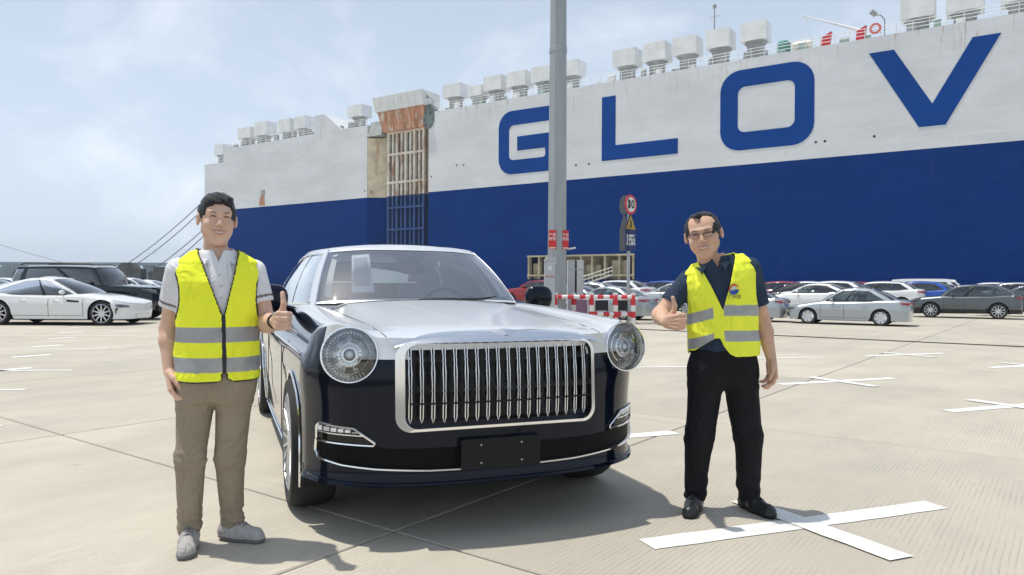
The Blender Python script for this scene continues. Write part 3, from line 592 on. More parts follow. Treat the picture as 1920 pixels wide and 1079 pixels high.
# grille
gf = lambda a, b, d: Vector((a, -.196+.055*(a/.55)**2-d+.05*(b-.6), b))
GO = rrect(-.575, .568, .512, 1.005, .075, 8); GI = rrect(-.528, .582, .492, .996, .062, 8)
q = MB(); q.ringprism(GO, GI, gf, -.13, .022); q.build('grille_frame', M_chrome, limo, True, 30)
q = MB(); q.prism(rrect(-.54, .58, .49, .99, .05, 4), gf, -.075, -.055)
q.v = [tuple(v) for v in q.v]; q.build('grille_back', mat('grille_black', (.006, .006, .008), .3), limo)
M_bar = mat('satin_chrome', (.95, .95, .95), .22, .75)
M_slot = mat('bar_slot', (.008, .008, .01), .3)
for k in range(18):
    xc = -.496+.955*k/17; q = MB(); q.cur = 0
    zs_ = [.602, .628, .70, .755, .765, .775, .85, .905, .915, .925, .965, .978]; ws_ = [.0008, .0088, .0092, .0068, .0086, .0068, .0094, .0068, .0086, .0068, .0090, .006]
    for sgn in (-1, 1):
        for z0, z1, w0, w1 in zip(zs_[:-1], zs_[1:], ws_[:-1], ws_[1:]):
            bow = lambda z: -.020+.014*math.sin(PI*min(1, max(0, (z-.6)/.385)))
            def P_(xo, z, dd): return gf(xc+xo, z, dd)
            i0, i1 = (w0*.54, w1*.54)
            q.hexa([P_(sgn*i0, z0, bow(z0)-.010), P_(sgn*w0, z0, bow(z0)-.010), P_(sgn*w0, z0, bow(z0)), P_(sgn*i0, z0, bow(z0)), P_(sgn*i1, z1, bow(z1)-.010), P_(sgn*w1, z1, bow(z1)-.010), P_(sgn*w1, z1, bow(z1)), P_(sgn*i1, z1, bow(z1))] if sgn > 0 else
                   [P_(sgn*w0, z0, bow(z0)-.010), P_(sgn*i0, z0, bow(z0)-.010), P_(sgn*i0, z0, bow(z0)), P_(sgn*w0, z0, bow(z0)), P_(sgn*w1, z1, bow(z1)-.010), P_(sgn*i1, z1, bow(z1)-.010), P_(sgn*i1, z1, bow(z1)), P_(sgn*w1, z1, bow(z1))])
    o = q.build('grille_bar', M_bar, limo)
    q = MB()
    for z0, z1 in ((.625, .75), (.78, .90), (.93, .968)): q.hexa([gf(xc-.004, z0, -.05), gf(xc+.004, z0, -.05), gf(xc+.004, z0, -.024), gf(xc-.004, z0, -.024), gf(xc-.004, z1, -.05), gf(xc+.004, z1, -.05), gf(xc+.004, z1, -.024), gf(xc-.004, z1, -.024)])
    q.build('slot', M_slot, o)
q = MB()
for z in (.70,): q.tube([gf(x, z, -.004) for x in np.linspace(-.5, .5, 15)], .004, 4)
q.build('grille_wire', mat('dark_chrome', (.012, .012, .014), .4, .2), limo)
# chrome nose panel and winged bonnet ornament
nose = []; 
q = MB(); n_ = 24
for i in range(n_+1):
    x = -.575+1.15*i/n_; nose.append(x)
V = []; F = []
for x in nose:
    e = 1-(abs(x)/.575)**6
    V += [gf(x, 1.004*(1)-.02*(1-e), .022), gf(x, 1.022*(1)-.03*(1-e), .012), Vector((x, gf(x, 1, 0).y+.05, hoodc(-.08)-.030*(abs(x)/.62)**2.4+.004-.03*(1-e))), Vector((x, gf(x, 1, 0).y+.16, ltop(x, gf(x, 1, 0).y+.16)-.004))]
for i in range(n_): F += [(4*i+j, 4*i+4+j, 4*i+5+j, 4*i+1+j) for j in range(3)]
mk('nose_panel', V, F, M_chrome, limo, True)
q = MB(); hx = lambda x: gf(x, 1, 0).y
for s in (-1, 1):
    for x0, x1, h0, h1, y0_, y1_ in ((.0, .05, .024, .020, .00, .01), (.05, .12, .020, .010, .01, .03), (.12, .21, .010, .003, .03, .05)):
        P4 = []
        for x, h, yo in ((x0, h0, y0_), (x1, h1, y1_)): 
            b0 = Vector((s*x, hx(x)+.01+yo, 1.035-.05*x)); P4.append((b0, Vector((s*x, hx(x)+.045+yo, 1.04+h)), Vector((s*x, hx(x)+.10+yo, 1.045))))
        (a0, a1, a2), (b0, b1, b2) = P4; k = len(q.v); q.add([a0, a1, a2, b0, b1, b2], [(0, 3, 4, 1), (1, 4, 5, 2), (0, 1, 2), (5, 4, 3)] if s > 0 else [(1, 4, 3, 0), (2, 5, 4, 1), (2, 1, 0), (3, 4, 5)])
q.build('bonnet_ornament', M_chrome, limo)
MB().hexa([Vector(v) for v in ((-.006, -.165, 1.04), (.006, -.165, 1.04), (.006, -.05, 1.045), (-.006, -.05, 1.045), (-.002, -.13, 1.068), (.002, -.13, 1.068), (.002, -.07, 1.06), (-.002, -.07, 1.06))]).build('ornament_fin', M_chrome, limo)
# bonnet shut lines and centre creases
M_gapd = mat('shut_line', (.03, .032, .036), .6)
for s in (-1, 1):
    MB().tube([(s*(.600+.075*t), -.05+1.45*t, ltop(.600+.075*t, -.05+1.45*t)+.0005) for t in np.linspace(0, 1, 26)], .0032, 4).build('bonnet_seam', M_gapd, limo)
    MB().tube([(s*(.10+.16*t), .1+1.3*t, ltop(.10+.16*t, .1+1.3*t)-.004) for t in np.linspace(0, 1, 16)], .0045, 6).build('bonnet_crease', M_silver, limo, True)
MB().tube([(x, 1.40+.0*abs(x), ltop(x, 1.40)+.0005) for x in np.linspace(-.675, .675, 27)], .0035, 4).build('bonnet_seam', M_gapd, limo)
# headlamps
M_ref = mat('lamp_reflector', (.86, .88, .90), .24, .72); M_crys = mat('lamp_crystal', (.88, .90, .92), .08, .2, 1.0)
M_lens = mat('projector', (.85, .88, .9), .05, .3, 1.)
for s in (-1, 1):
    L0 = Matrix.Translation((.770 if s > 0 else -.778, -.03, .944)) @ Matrix.Rotation(s*math.radians(9), 4, 'Z') @ Matrix.Rotation(math.radians(-4), 4, 'X') @ Matrix.Scale(.92, 4)
    hl = bpy.data.objects.new('headlamp', None); C.objects.link(hl); hl.parent = limo
    q = MB(); q.lathe([(.150, .24), (.153, .06), (.150, .0)], 44, L0, 'y', True); q.mi = [0]*len(q.f); ob = q.build('housing', [M_silver, M_navy], hl, True)
    me = ob.data
    for p_ in me.polygons: p_.material_index = 0 if p_.center.z > .945 and p_.center.x*s < .86 else 1
    q = MB(); q.lathe([(.150, .01), (.153, -.012), (.150, -.020), (.1445, -.020), (.1415, -.008)], 48, L0, 'y', True); q.build('chrome_ring', M_chrome, hl, True)
    q = MB(); q.lathe([(.142, -.008), (.130, .012), (.122, .03), (.112, .028), (.105, .012), (.097, .014), (.090, .045), (.070, .055), (.001, .056)], 48, L0, 'y', True); q.build('reflector', M_ref, hl, True)
    q = MB()
    for k in range(40):
        Rm = L0 @ Matrix.Rotation(2*PI*k/40, 4, 'Y'); q.hexa([Rm @ Vector(v) for v in ((-.005, .02, .112), (.005, .02, .112), (.0065, .02, .136), (-.0065, .02, .136), (-.002, .002, .115), (.002, .002, .115), (.003, -.004, .134), (-.003, -.004, .134))])
    o = q.build('crystal_teeth', M_crys, hl); o['kind'] = 'stuff'
    q = MB(); q.lathe([(.098, .016), (.103, -.002), (.099, -.006), (.094, .010)], 40, L0, 'y', True); q.lathe([(.064, .05), (.066, .0), (.060, -.004), (.058, .02), (.036, .022), (.035, .0), (.031, -.002), (.030, .03)], 36, L0, 'y', True); q.build('light_rings', M_chrome, hl, True)
    q = MB()
    for k in range(18):
        Rm = L0 @ Matrix.Rotation(2*PI*k/18, 4, 'Y') @ Matrix.Translation((0, .008, .048)); q.lathe([(.001, -.009), (.006, -.006), (.0075, 0), (.007, .012)], 8, Rm, 'y')
    o = q.build('bead_ring', M_crys, hl, True); o['kind'] = 'stuff'
    q = MB(); q.lathe([(.001, -.012), (.015, -.009), (.024, .002), (.028, .02)], 24, L0, 'y', True); q.build('projector_lens', M_lens, hl, True)
    q = MB()
    for k in range(8):
        Rm = L0 @ Matrix.Rotation(2*PI*(k+.5)/8, 4, 'Y'); q.hexa([Rm @ Vector(v) for v in ((-.013, .035, .068), (.013, .035, .068), (.018, .022, .093), (-.018, .022, .093), (-.009, .025, .070), (.009, .025, .070), (.014, .010, .091), (-.014, .010, .091))])
    q.build('reflector_facets', M_ref, hl)
    q = MB(); q.lathe([(.143, -.016), (.127, -.028), (.095, -.042), (.05, -.052), (.001, -.055)], 40, L0, 'y', True); q.build('lens_cover', M_lampg, hl, True)
# fog-lamp clusters, lower chrome bow, intake, plate
M_mesh = mat('intake_mesh', (.004, .004, .005), .45, spec=.15, bump=.9, bscale=90)
def poly3(pts, s=1, d=.012, n=6):
    P = []
    for (x0, z0), (x1, z1) in zip(pts[:-1], pts[1:]):
        for t in np.arange(n)/n: P.append(fpt(s*(x0+(x1-x0)*t), z0+(z1-z0)*t, d))
    P.append(fpt(s*pts[-1][0], pts[-1][1], d)); return P
for s in (-1, 1):
    fl = bpy.data.objects.new('fog_lamp', None); C.objects.link(fl); fl.parent = limo
    O_ = [(.905, .570), (.895, .588), (.75, .575), (.655, .505), (.66, .492), (.905, .500)]
    MB().tube(poly3(O_+[O_[0]], s, .010), .0065, 6).build('chrome_outline', M_chrome, fl, True)
    MB().tube(poly3([(.905, .545), (.70, .540)], s, .010), .004, 6).build('chrome_divider', M_chrome, fl, True)
    V = []; xs_ = np.linspace(.66, .925, 14)
    for x in xs_: V += [fpt(s*x, .50, .004), fpt(s*x, float(np.interp(x, [.655, .75, .925], [.503, .572, .588])), .004)]
    mk('black_panel', V, [(2*i, 2*i+2, 2*i+3, 2*i+1) if s > 0 else (2*i+1, 2*i+3, 2*i+2, 2*i) for i in range(13)], mat('gloss_black', (.006, .006, .007), .12), fl)
    for k in range(6):
        x0 = .735+k*.030; zt = float(np.interp(x0, [.655, .75, .925], [.503, .566, .580])); q = MB()
        q.hexa([fpt(s*a, z, dd) for z in (.553, zt) for a, dd in (((x0, .002), (x0+.023, .002), (x0+.023, .009), (x0, .009)) if s < 0 else ((x0+.023, .002), (x0, .002), (x0, .009), (x0+.023, .009)))])
        q.build('led_cell', M_crys, fl)
bow = [(.905, .505), (.908, .45), (.90, .415), (.80, .392), (.65, .378), (.4, .366), (.0, .362)]
B_ = poly3(bow, -1, .012)+poly3(bow, 1, .012)[::-1][1:]
MB().tube(B_, .007, 6).build('lower_chrome_bow', M_chrome, limo, True)
def facepanel(name, x0, x1, zlo, zhi, m_, d=.003, nx=40):
    V = [];
    for x in np.linspace(x0, x1, nx+1): V += [fpt(x, zlo(abs(x)), d), fpt(x, (zlo(abs(x))+zhi(abs(x)))/2, d), fpt(x, zhi(abs(x)), d)]
    return mk(name, V, [(3*i+j, 3*i+3+j, 3*i+4+j, 3*i+1+j) for i in range(nx) for j in (0, 1)], m_, limo, True)
facepanel('lower_intake', -.915, .915, lambda x: float(np.interp(x, [0, .4, .65, .8, .9, .915], [.368, .372, .384, .398, .42, .45])), lambda x: float(np.interp(x, [0, .58, .66, .915], [.475, .475, .488, .492])), M_mesh)
q = MB(); pf = lambda a, b, d: Vector((a, -.182-d+.02*(b-.45), b)); q.prism(rrect(-.250, .365, .180, .515, .008, 2), pf, -.03, .012); q.build('plate_holder', mat('plate_black', (.006, .007, .009), .35, spec=.3), limo)
q = MB()
for a in (-.145, .075):
    for b in (.395, .485): q.lathe([(.005, -.004), (.005, .0)], 8, Matrix.Translation(pf(a, b, .012)), 'y')
q.build('plate_bolts', M_grey, limo)
# cabin: loft from belt ring to roof ring
def ring(pts, n=10): return cr(pts, n)
base = ring([(0, 1.46, 1.165), (.40, 1.475, 1.165), (.70, 1.56, 1.155), (.79, 1.70, 1.135), (.845, 2.2, 1.115), (.865, 3.0, 1.105), (.85, 4.0, 1.10), (.80, 4.6, 1.10), (.62, 4.86, 1.12), (0, 4.95, 1.13)])
roof = ring([(0, 2.02, 1.592), (.34, 2.05, 1.588), (.545, 2.12, 1.570), (.60, 2.26, 1.563), (.625, 2.6, 1.570), (.635, 3.1, 1.572), (.62, 3.6, 1.560), (.58, 3.92, 1.548), (.42, 4.08, 1.560), (0, 4.14, 1.572)])
def cab(u, v):
    i = u*(len(base)-1); a = int(min(i, len(base)-2)); f = i-a; b0 = base[a]*(1-f)+base[a+1]*f; r0 = roof[a]*(1-f)+roof[a+1]*f
    p = b0*(1-v)+r0*v; bul = math.sin(PI*v); c2 = np.array([p[0], p[1]-3.1, 0.]); c2 /= np.linalg.norm(c2); p = p+c2*(.028 if u < .3 else .035)*bul+np.array([0, 0, .012*bul]); return p
US = np.linspace(0, 1, len(base)*2-1)
# spans in u: windscreen 0-.235, A pillar, side glass, pillars, rear screen
openings = [('windscreen', -.262, .262, .03, .905), ('side_window', .335, .47, .05, .90), ('side_window', .485, .66, .05, .90), ('rear_window', .80, 1.2, .05, .93)]
def incab(u, v):
    if u < .262 and .03 < v < .905: return True
    if .335 < u < .47 and .05 < v < .90: return True
    if .485 < u < .66 and .05 < v < .90: return True
    if u > .80 and .05 < v < .93: return True
    return False
ug = sorted(set([round(x, 4) for x in list(np.linspace(0, 1, 61))+[.262, .335, .47, .485, .66, .80]])); vg = sorted(set([0, .03, .05, .15, .3, .5, .7, .85, .90, .905, .93, 1.]))
V = np.array([[cab(u, v) for v in vg] for u in ug]); top_rows = [.04, .1, .2, .35, .55, .78, 1.]
n0 = len(vg); roofV = []
for i, u in enumerate(ug):
    e = V[i, -1]; rowv = []
    for t in top_rows:
        x = e[0]*(1-t); zc = 1.628-.035*((e[1]-3.0)/1.1)**2 if 1 else 0; edge = e[2]; w2 = 1-(1-t)**2.4
        y = e[1] if (0 < i < len(ug)-1) else e[1]; w3 = min(1, (1-abs((e[1]-3.08)/1.075))*5) if abs(e[1]-3.08) < 1.075 else 0
        rowv.append((x, y, edge+(max(zc, edge)-edge)*max(0, w2)*max(0, w3)))
    roofV.append(rowv)
V = np.concatenate([V, np.array(roofV)], 1)
Av, Af = grid_mesh(V); nm = V.shape[1]; keep = []; per = (len(ug)-1)*(nm-1); cmi = []
for f_i in range(len(Af)):
    k = f_i % per; i, j = divmod(k, nm-1); u = (ug[i]+ug[i+1])/2; v = (vg[j]+vg[j+1])/2 if j < n0-1 else 2
    keep.append(not (v < 1.5 and incab(u, v)))
keep = np.array(keep); cabin = mk('roof', Av, Af[keep], M_silver, limo, True); weld(cabin); cabin.data.set_sharp_from_angle(angle=math.radians(55))
# inner lining (cream) a little inside
iv = Av.copy(); ctr = np.array([0, 3.1, 1.3]); iv = ctr+(iv-ctr)*np.array([.95, .965, .92]); 
mk('headlining', iv, Af[keep][:, ::-1], mat('cream_trim', (.84, .83, .79), .8), limo, True)
def glasspatch(name, u0, u1, v0, v1, m_, off=.0, nu=24, nv=10, mirror=0, shrink=.0):
    V = []
    for i in range(nu+1):
        u = u0+(u1-u0)*i/nu; s = -1 if u < 0 else 1; uu = abs(u)
        if u > 1: uu = 2-u; s = -1
        for j in range(nv+1):
            p = cab(uu, v0+(v1-v0)*j/nv); c2 = np.array([p[0], p[1]-3.1, .35]); c2 /= np.linalg.norm(c2); p = p+c2*off; V.append((p[0]*s*(-1 if mirror else 1), p[1], p[2]))
    F = [(i*(nv+1)+j, (i+1)*(nv+1)+j, (i+1)*(nv+1)+j+1, i*(nv+1)+j+1) for i in range(nu) for j in range(nv)]
    if mirror: F = [f[::-1] for f in F]
    return mk(name, V, F, m_, limo, True)
ws = glasspatch('windscreen', -.262, .262, .03, .905, glassmat('screen_glass', (.93, .97, .98), .25), -.004, 40, 14)
M_frit = mat('glass_border', (.05, .055, .065), .15)
# dark ceramic border with rounded inner corners
def uv2(u, v, off=-.008):
    s = -1 if u < 0 else 1; p = cab(abs(u), v); c2 = np.array([p[0], p[1]-3.1, .35]); c2 /= np.linalg.norm(c2); p = p+c2*off; return Vector((p[0]*s, p[1], p[2]))
oo = []; ii = []
ri = rrect(-.232, .09, .232, .865, .045, 8); 
for (a, b) in ri:
    ii.append(uv2(a, b)); sx = max(abs(a)/.232, abs((b-.4775)/.3875)); oo.append(uv2(max(-.262, min(.262, a/sx*1.13)), max(.03, min(.905, .4775+(b-.4775)/sx*1.15))))
n = len(oo); mk('screen_border', oo+ii, [(i, (i+1) % n, n+(i+1) % n, n+i) for i in range(n)], M_frit, ws)
for mr in (0, 1):
    for a, b in ((.335, .47), (.485, .66)): glasspatch('side_window', a, b, .05, .90, glassmat('screen_glass', (.93, .97, .98), .25), -.004, 10, 8, mr)
    s = -1 if mr else 1
    P_ = [cab(u, .045) for u in np.linspace(.33, .665, 20)]+[cab(u, .905) for u in np.linspace(.665, .33, 20)]; MB().tube([(s*p[0]*1.004, p[1], p[2]) for p in P_], .007, 6, True).build('window_chrome', M_chrome, limo, True)
    P_ = [cab(u, v) for u, v in [(.268, v) for v in np.linspace(.0, .965, 12)]]; MB().tube([(s*p[0], p[1], p[2]) for p in P_], .006, 6).build('screen_chrome', M_chrome, limo, True)
    # door mirror
    q = MB(); superbox(q, (s*1.035, 1.80, 1.185), (.115, .06, .100), 2.8); q.tube([(s*.86, 1.88, 1.10), (s*.98, 1.84, 1.13)], .022, 8)
    q.build('door_mirror', M_navy, limo, True)
    q = MB()
    for yy in (1.42, 2.72, 3.85): q.tube([(s*(LP['W'](yy)+.0145), yy, .30), (s*(LP['W'](yy)+.0145), yy, .88)], .003, 4)
    q.build('door_seams', M_gapd, limo)['kind'] = 'stuff'
    for yy in (2.55, 3.7): MB().tube([(s*.995, yy-.1, .90), (s*1.01, yy-.05, .905), (s*1.01, yy+.05, .905), (s*.995, yy+.1, .90)], .011, 6).build('door_handle', M_chrome, limo, True)
    MB().tube([(s*(LP['W'](y)+.004), y, .918) for y in np.linspace(.45, 4.7, 30)], .006, 5).build('waist_chrome', M_chrome, limo, True)
glasspatch('rear_window', .80, 1.2, .05, .93, M_glass, -.004)
# interior
M_int = mat('cabin_dark', (.035, .035, .04), .8); M_floor = mat('carpet', (.45, .44, .41), .9); M_seat = mat('cream_leather', (.74, .72, .66), .6)
MB().box((-.76, 1.55, .5), (.76, 4.8, .62)).build('cabin_floor', M_floor, limo)
q = MB(); q.hexa([Vector(v) for v in ((-.74, 1.50, .9), (.74, 1.50, .9), (.74, 2.25, .85), (-.74, 2.25, .85), (-.74, 1.52, 1.14), (.74, 1.52, 1.14), (.74, 2.2, 1.09), (-.74, 2.2, 1.09))]); q.build('dashboard', mat('dash', (.50, .52, .53), .7), limo)
for s in (-1, 1):
    q = MB(); q.hexa([Vector(v) for v in ((s*.38-.25, 2.85, .6), (s*.38+.25, 2.85, .6), (s*.38+.25, 3.0, .6), (s*.38-.25, 3.0, .6), (s*.38-.22, 2.95, 1.28), (s*.38+.22, 2.95, 1.28), (s*.38+.22, 3.1, 1.28), (s*.38-.22, 3.1, 1.28))]); q.hexa([Vector(v) for v in ((s*.38-.13, 2.96, 1.31), (s*.38+.13, 2.96, 1.31), (s*.38+.13, 3.06, 1.31), (s*.38-.13, 3.06, 1.31), (s*.38-.11, 2.97, 1.47), (s*.38+.11, 2.97, 1.47), (s*.38+.11, 3.05, 1.47), (s*.38-.11, 3.05, 1.47))])
    q.build('seat', M_seat, limo)
MB().box((-.76, 4.0, .6), (.76, 4.25, 1.3)).build('rear_seat', M_seat, limo)
st = [Vector((.38+.185*math.cos(a), 2.33-.07*math.sin(a), 1.08+.17*math.sin(a))) for a in np.linspace(0, 2*PI, 29)[:-1]]
MB().tube(st, .015, 6, True).tube([st[0], st[14]], .02, 6).build('steering_wheel', M_int, limo, True)
P0 = cab(.03, .86); 
q = MB(); q.hexa([uv2(-.050, .88, -.05), uv2(.040, .88, -.05), uv2(.040, .88, -.012), uv2(-.050, .88, -.012), uv2(-.028, .74, -.06), uv2(.028, .74, -.06), uv2(.028, .74, -.012), uv2(-.028, .74, -.012)]); q.build('camera_housing', M_int, limo)
q = MB(); q.lathe([(.001, -.018), (.07, -.014), (.078, 0), (.07, .016), (.001, .02)], 22, Matrix.Translation((.03, 2.02, 1.43)) @ Matrix.Rotation(.25, 4, 'Y') @ Matrix.Scale(1.5, 4, (1, 0, 0)) @ Matrix.Scale(.75, 4, (0, 0, 1)), 'y'); q.tube([(.03, 2.02, 1.45), (.10, 2.06, 1.53), (.20, 2.1, 1.555)], .014, 8); q.build('inside_mirror', M_int, limo, True)
for s in (-1, 1):
    V = []
    for v in np.linspace(.06, .93, 9): V += [uv2(s*.232, v, -.03), uv2(s*.208, v, -.045)]
    mk('pillar_trim', V, [(2*i, 2*i+2, 2*i+3, 2*i+1) for i in range(8)], mat('cream_trim', (.8, .8, .8)), limo)
# paper notice behind the glass
q = MB(); us = (-.150, -.098); V = [uv2(us[0], .16, -.02), uv2(us[1], .155, -.02), uv2(us[1], .84, -.02), uv2(us[0], .82, -.02)]
mk('paper_notice', V, [(0, 1, 2, 3)], mat('paper', (.92, .94, .95), .8), limo)
V = [uv2(-.143, .28, -.014), uv2(-.105, .275, -.014), uv2(-.105, .77, -.014), uv2(-.143, .755, -.014)]; mk('paper_print', V, [(0, 1, 2, 3)], mat('paper_print', (.52, .56, .58), .8), limo)
V = [uv2(-.218+.018*math.cos(a), .845+.03*math.sin(a), -.012) for a in np.linspace(0, 2*PI, 13)[:-1]]; mk('round_sticker', V, [tuple(range(12))], mat('paper', (.8, .82, .82), .8), limo)
for s in (-1, 1):
    MB().tube([(s*.10+.05, 1.44, 1.180), (s*.10+.35, 1.50, 1.185), (s*.10+.50, 1.58, 1.20)], .008, 5).build('wiper', M_black, limo, True)
    wheel(limo, s*.885, .78, .372, .372, .285, s, 'multi', .25); wheel(limo, s*.885, 4.08, .372, .372, .285, s, 'multi', .25)
    for yy in (.78, 4.08):
        q = MB(); q.add([(s*xx, yy+.40*math.cos(a), .372+.40*math.sin(a)) for xx in (.56, .93) for a in np.linspace(0, PI, 15)], [(i, i+1, i+16, i+15) for i in range(14)]); q.add([(s*.56, yy+.40*math.cos(a), .372+.40*math.sin(a)) for a in np.linspace(0, PI, 15)], [tuple(range(15))]); q.build('wheel_housing', M_dark, limo)
    q = MB(); q.box((s*.93-.01, 5.2, .75), (s*.93-.13*s, 5.24, .9)); q.build('tail_lamp', M_tail, limo)
# ---------------------------------------------------------------- ordinary cars (local: nose towards +x after the quarter turn, built nose to -y)
def car(name, label, group, pos, head, L, Wd, H, bodycol, kind='sedan', style='ten', wheelR=.33, glass=None, scale=1., detail=1, front_tr=.9, wb=None, lower=None, rimm=None, tailm=True, deckh=None, noseh=None):
    """pos: world x, y of the centre; head: heading angle of the nose"""
    root = empty(name, (pos[0], pos[1], pos[2] if len(pos) > 2 else 0), head+PI/2, label, 'car', group); root.scale = (scale,)*3
    hw = Wd/2; hl = L/2; wb = wb or L*.58; fa = -hl+front_tr; ra = fa+wb
    cw = .55 if kind != 'box' else .3
    fp = cr([(0, -hl), (hw*.5, -hl+.05), (hw*.82, -hl+.16), (hw*.97, -hl+.42), (hw*.985, -hl+.50)], 4); rp = cr([(hw*.97, hl-.38), (hw*.9, hl-.14), (hw*.6, hl-.04), (0, hl)], 4)
    prof = {'sedan': [(-hl, .60), (-hl+.12, .72), (-hl+.5, .80), (-hl+1.25, .93), (-hl+1.6, .96), (0, .97), (hl-1.1, 1.02), (hl-.35, 1.03), (hl-.1, .98), (hl, .90)],
            'low': [(-hl, .60), (-hl+.12, .70), (-hl+.45, .80), (-hl+1.2, .93), (-hl+1.6, .95), (0, .93), (hl-1.1, .98), (hl-.2, 1.02), (hl, .96)],
            'suv': [(-hl, .75), (-hl+.1, .88), (-hl+.4, .97), (-hl+1.2, 1.06), (-hl+1.5, 1.08), (0, 1.08), (hl-.8, 1.14), (hl-.15, 1.14), (hl, 1.0)],
            'box': [(-hl, .95), (-hl+.08, 1.08), (-hl+.3, 1.14), (-hl+1.2, 1.20), (-hl+1.5, 1.20), (0, 1.20), (hl-.5, 1.22), (hl-.1, 1.2), (hl, 1.1)],
            'van': [(-hl, .7), (-hl+.1, .9), (-hl+.5, 1.08), (-hl+.8, 1.15), (0, 1.18), (hl, 1.15)]}[kind]
    zt = smooth_interp(prof); zbt = {'box': .34, 'suv': .26}.get(kind, .19)
    top = lambda x, y: zt(y)-.05*(abs(x)/hw)**3
    P = dict(front=fp, rear=rp, W=interp([(-hl+.5, hw*.985), (-.5, hw), (hl-.6, hw*.985), (hl-.38, hw*.97)]), axles=[fa, ra], archR=wheelR*1.13, wheelz=wheelR, nside=8,
             zbot=lambda x, y: zbt+.0, spine=lambda y: y, zs=lambda x, y: zt(y)-(.11 if kind != 'box' else .06),
             out=lambda z, y, s, x: -.05*max(0, (z-zt(y)+.28)/.2)**2*.7-.04*max(0, (.42-z)/.25)+.02*math.exp(-((z-.62)/.08)**2), top=top)
    V, cols, nr, m = shell(P); A, F = grid_mesh(V); cen = A[F].mean(1); jj = np.tile(np.tile(np.arange(m-1), len(cols)-1), 2)
    mi = np.zeros(len(F), int); mi[jj == 0] = 1
    if lower is not None: mi[(cen[:, 2] < lower)] = 1
    pm = bodycol
    if detail == 0: keep = np.ones(len(F), bool)
    o = mk('body', A, F, [pm, M_dark if lower is None else M_black], root, True, mi); weld(o); o.data.set_sharp_from_angle(angle=math.radians(45))
    # cabin
    kk = {'sedan': (-hl+1.25, -hl+2.15, hl-1.40, hl-.45), 'low': (-hl+1.35, -hl+2.40, hl-1.8, hl-.25), 'suv': (-hl+1.25, -hl+1.95, hl-.95, hl-.30), 'box': (-hl+1.50, -hl+1.95, hl-.30, hl-.12), 'van': (-hl+.55, -hl+1.35, hl-.25, hl-.08)}[kind]
    y0, y1, y2, y3 = kk; zb = zt((y0+y3)/2)-.03; bw = hw*.93; rw = hw*(.68 if kind in ('sedan', 'low') else .76 if kind != 'box' else .82); rz = H-.03
    bs = cr([(0, y0-.02, zt(y0)-.02), (bw*.6, y0+.03, zt(y0)-.04), (bw*.93, y0+.20, zb-.03), (bw, y0+.55, zb-.03), (bw, 0, zb-.02), (bw*.99, (y2+y3)/2-.2, zb-.02), (bw*.93, y3-.22, zb-.01), (bw*.6, y3-.03, zt(y3)-.03), (0, y3, zt(y3)-.02)], 6)
    ym = (y1+y2)/2; rs = cr([(0, y1, rz-.035), (rw*.6, y1+.02, rz-.045), (rw*.95, y1+.08, rz-.07), (rw, y1+.38, rz-.045), (rw*1.02, ym, rz-.03), (rw, y2-.35, rz-.05), (rw*.95, y2-.08, rz-.075), (rw*.6, y2-.01, rz-.04), (0, y2, rz-.03)], 6)
    nU = len(bs)-1
    def cabp(u, v):
        i = u*nU; a = int(min(i, nU-1)); f = i-a; p = (bs[a]*(1-f)+bs[a+1]*f)*(1-v)+(rs[a]*(1-f)+rs[a+1]*f)*v
        c2 = np.array([p[0], (p[1]-ym)*.6, 0]); c2 /= np.linalg.norm(c2)+1e-9; return p+c2*(.04+.04*(u < .25 or u > .75))*math.sin(PI*v)+np.array([0, 0, .025*math.sin(PI*v)])*(u < .25 or u > .75)
    ops = {'windscreen': (0, .235, .04, .95), 'a': (.268, .49, .06, .88), 'b': (.505, .665, .06, .88), 'rear': (.775, 1., .08, .92)}
    if kind == 'box': ops['b'] = (.505, .60, .06, .88); ops['c'] = (.615, .70, .06, .88)
    if kind == 'van': ops = {'windscreen': (0, .235, .04, .9), 'a': (.28, .37, .1, .80), 'b': (.40, .54, .1, .80), 'c': (.56, .70, .1, .80), 'rear': (.80, 1., .1, .85)}
    if kind in ('sedan', 'low'): ops['b'] = (.505, .69, .06, .86)
    ub = sorted(set([round(x, 4) for o_ in ops.values() for x in o_[:2]]+[round(float(x), 4) for x in np.linspace(0, 1, 33)])); vb = sorted(set([x for o_ in ops.values() for x in o_[2:]]+[0, .3, .6, 1.]))
    V = np.array([[cabp(u, v) for v in vb] for u in ub]); tr = []
    for e in V[:, -1]:
        w3 = min(1, max(0, (1-abs((e[1]-ym)/((y2-y1)/2+.01)))*4)); tr.append([(e[0]*(1-t), e[1], e[2]+.055*w3*(1-(1-t)**2.2)) for t in (.06, .2, .45, .72, 1.)])
    V = np.concatenate([V, np.array(tr)], 1); A, F = grid_mesh(V); nm_ = V.shape[1]; per = (len(ub)-1)*(nm_-1); keep = []; pill = []
    for k_ in range(len(F)):
        i, j = divmod(k_ % per, nm_-1); u = (ub[i]+ub[i+1])/2; v = (vb[j]+vb[j+1])/2 if j < len(vb)-1 else 2
        keep.append(not any(o_[0] < u < o_[1] and o_[2] < v < o_[3] for o_ in ops.values()))
        pill.append(1 if (.49 < u < .505 and .06 < v < .88) or (kind in ('sedan', 'low', 'suv') and .28 < u < .70 and v < .06) else 0)
    keep = np.array(keep); pill = np.array(pill); rf = mk('roof', A, F[keep], [pm, M_black], root, True, pill[keep]); weld(rf); rf.data.set_sharp_from_angle(angle=math.radians(50))
    gm = glass or M_glass
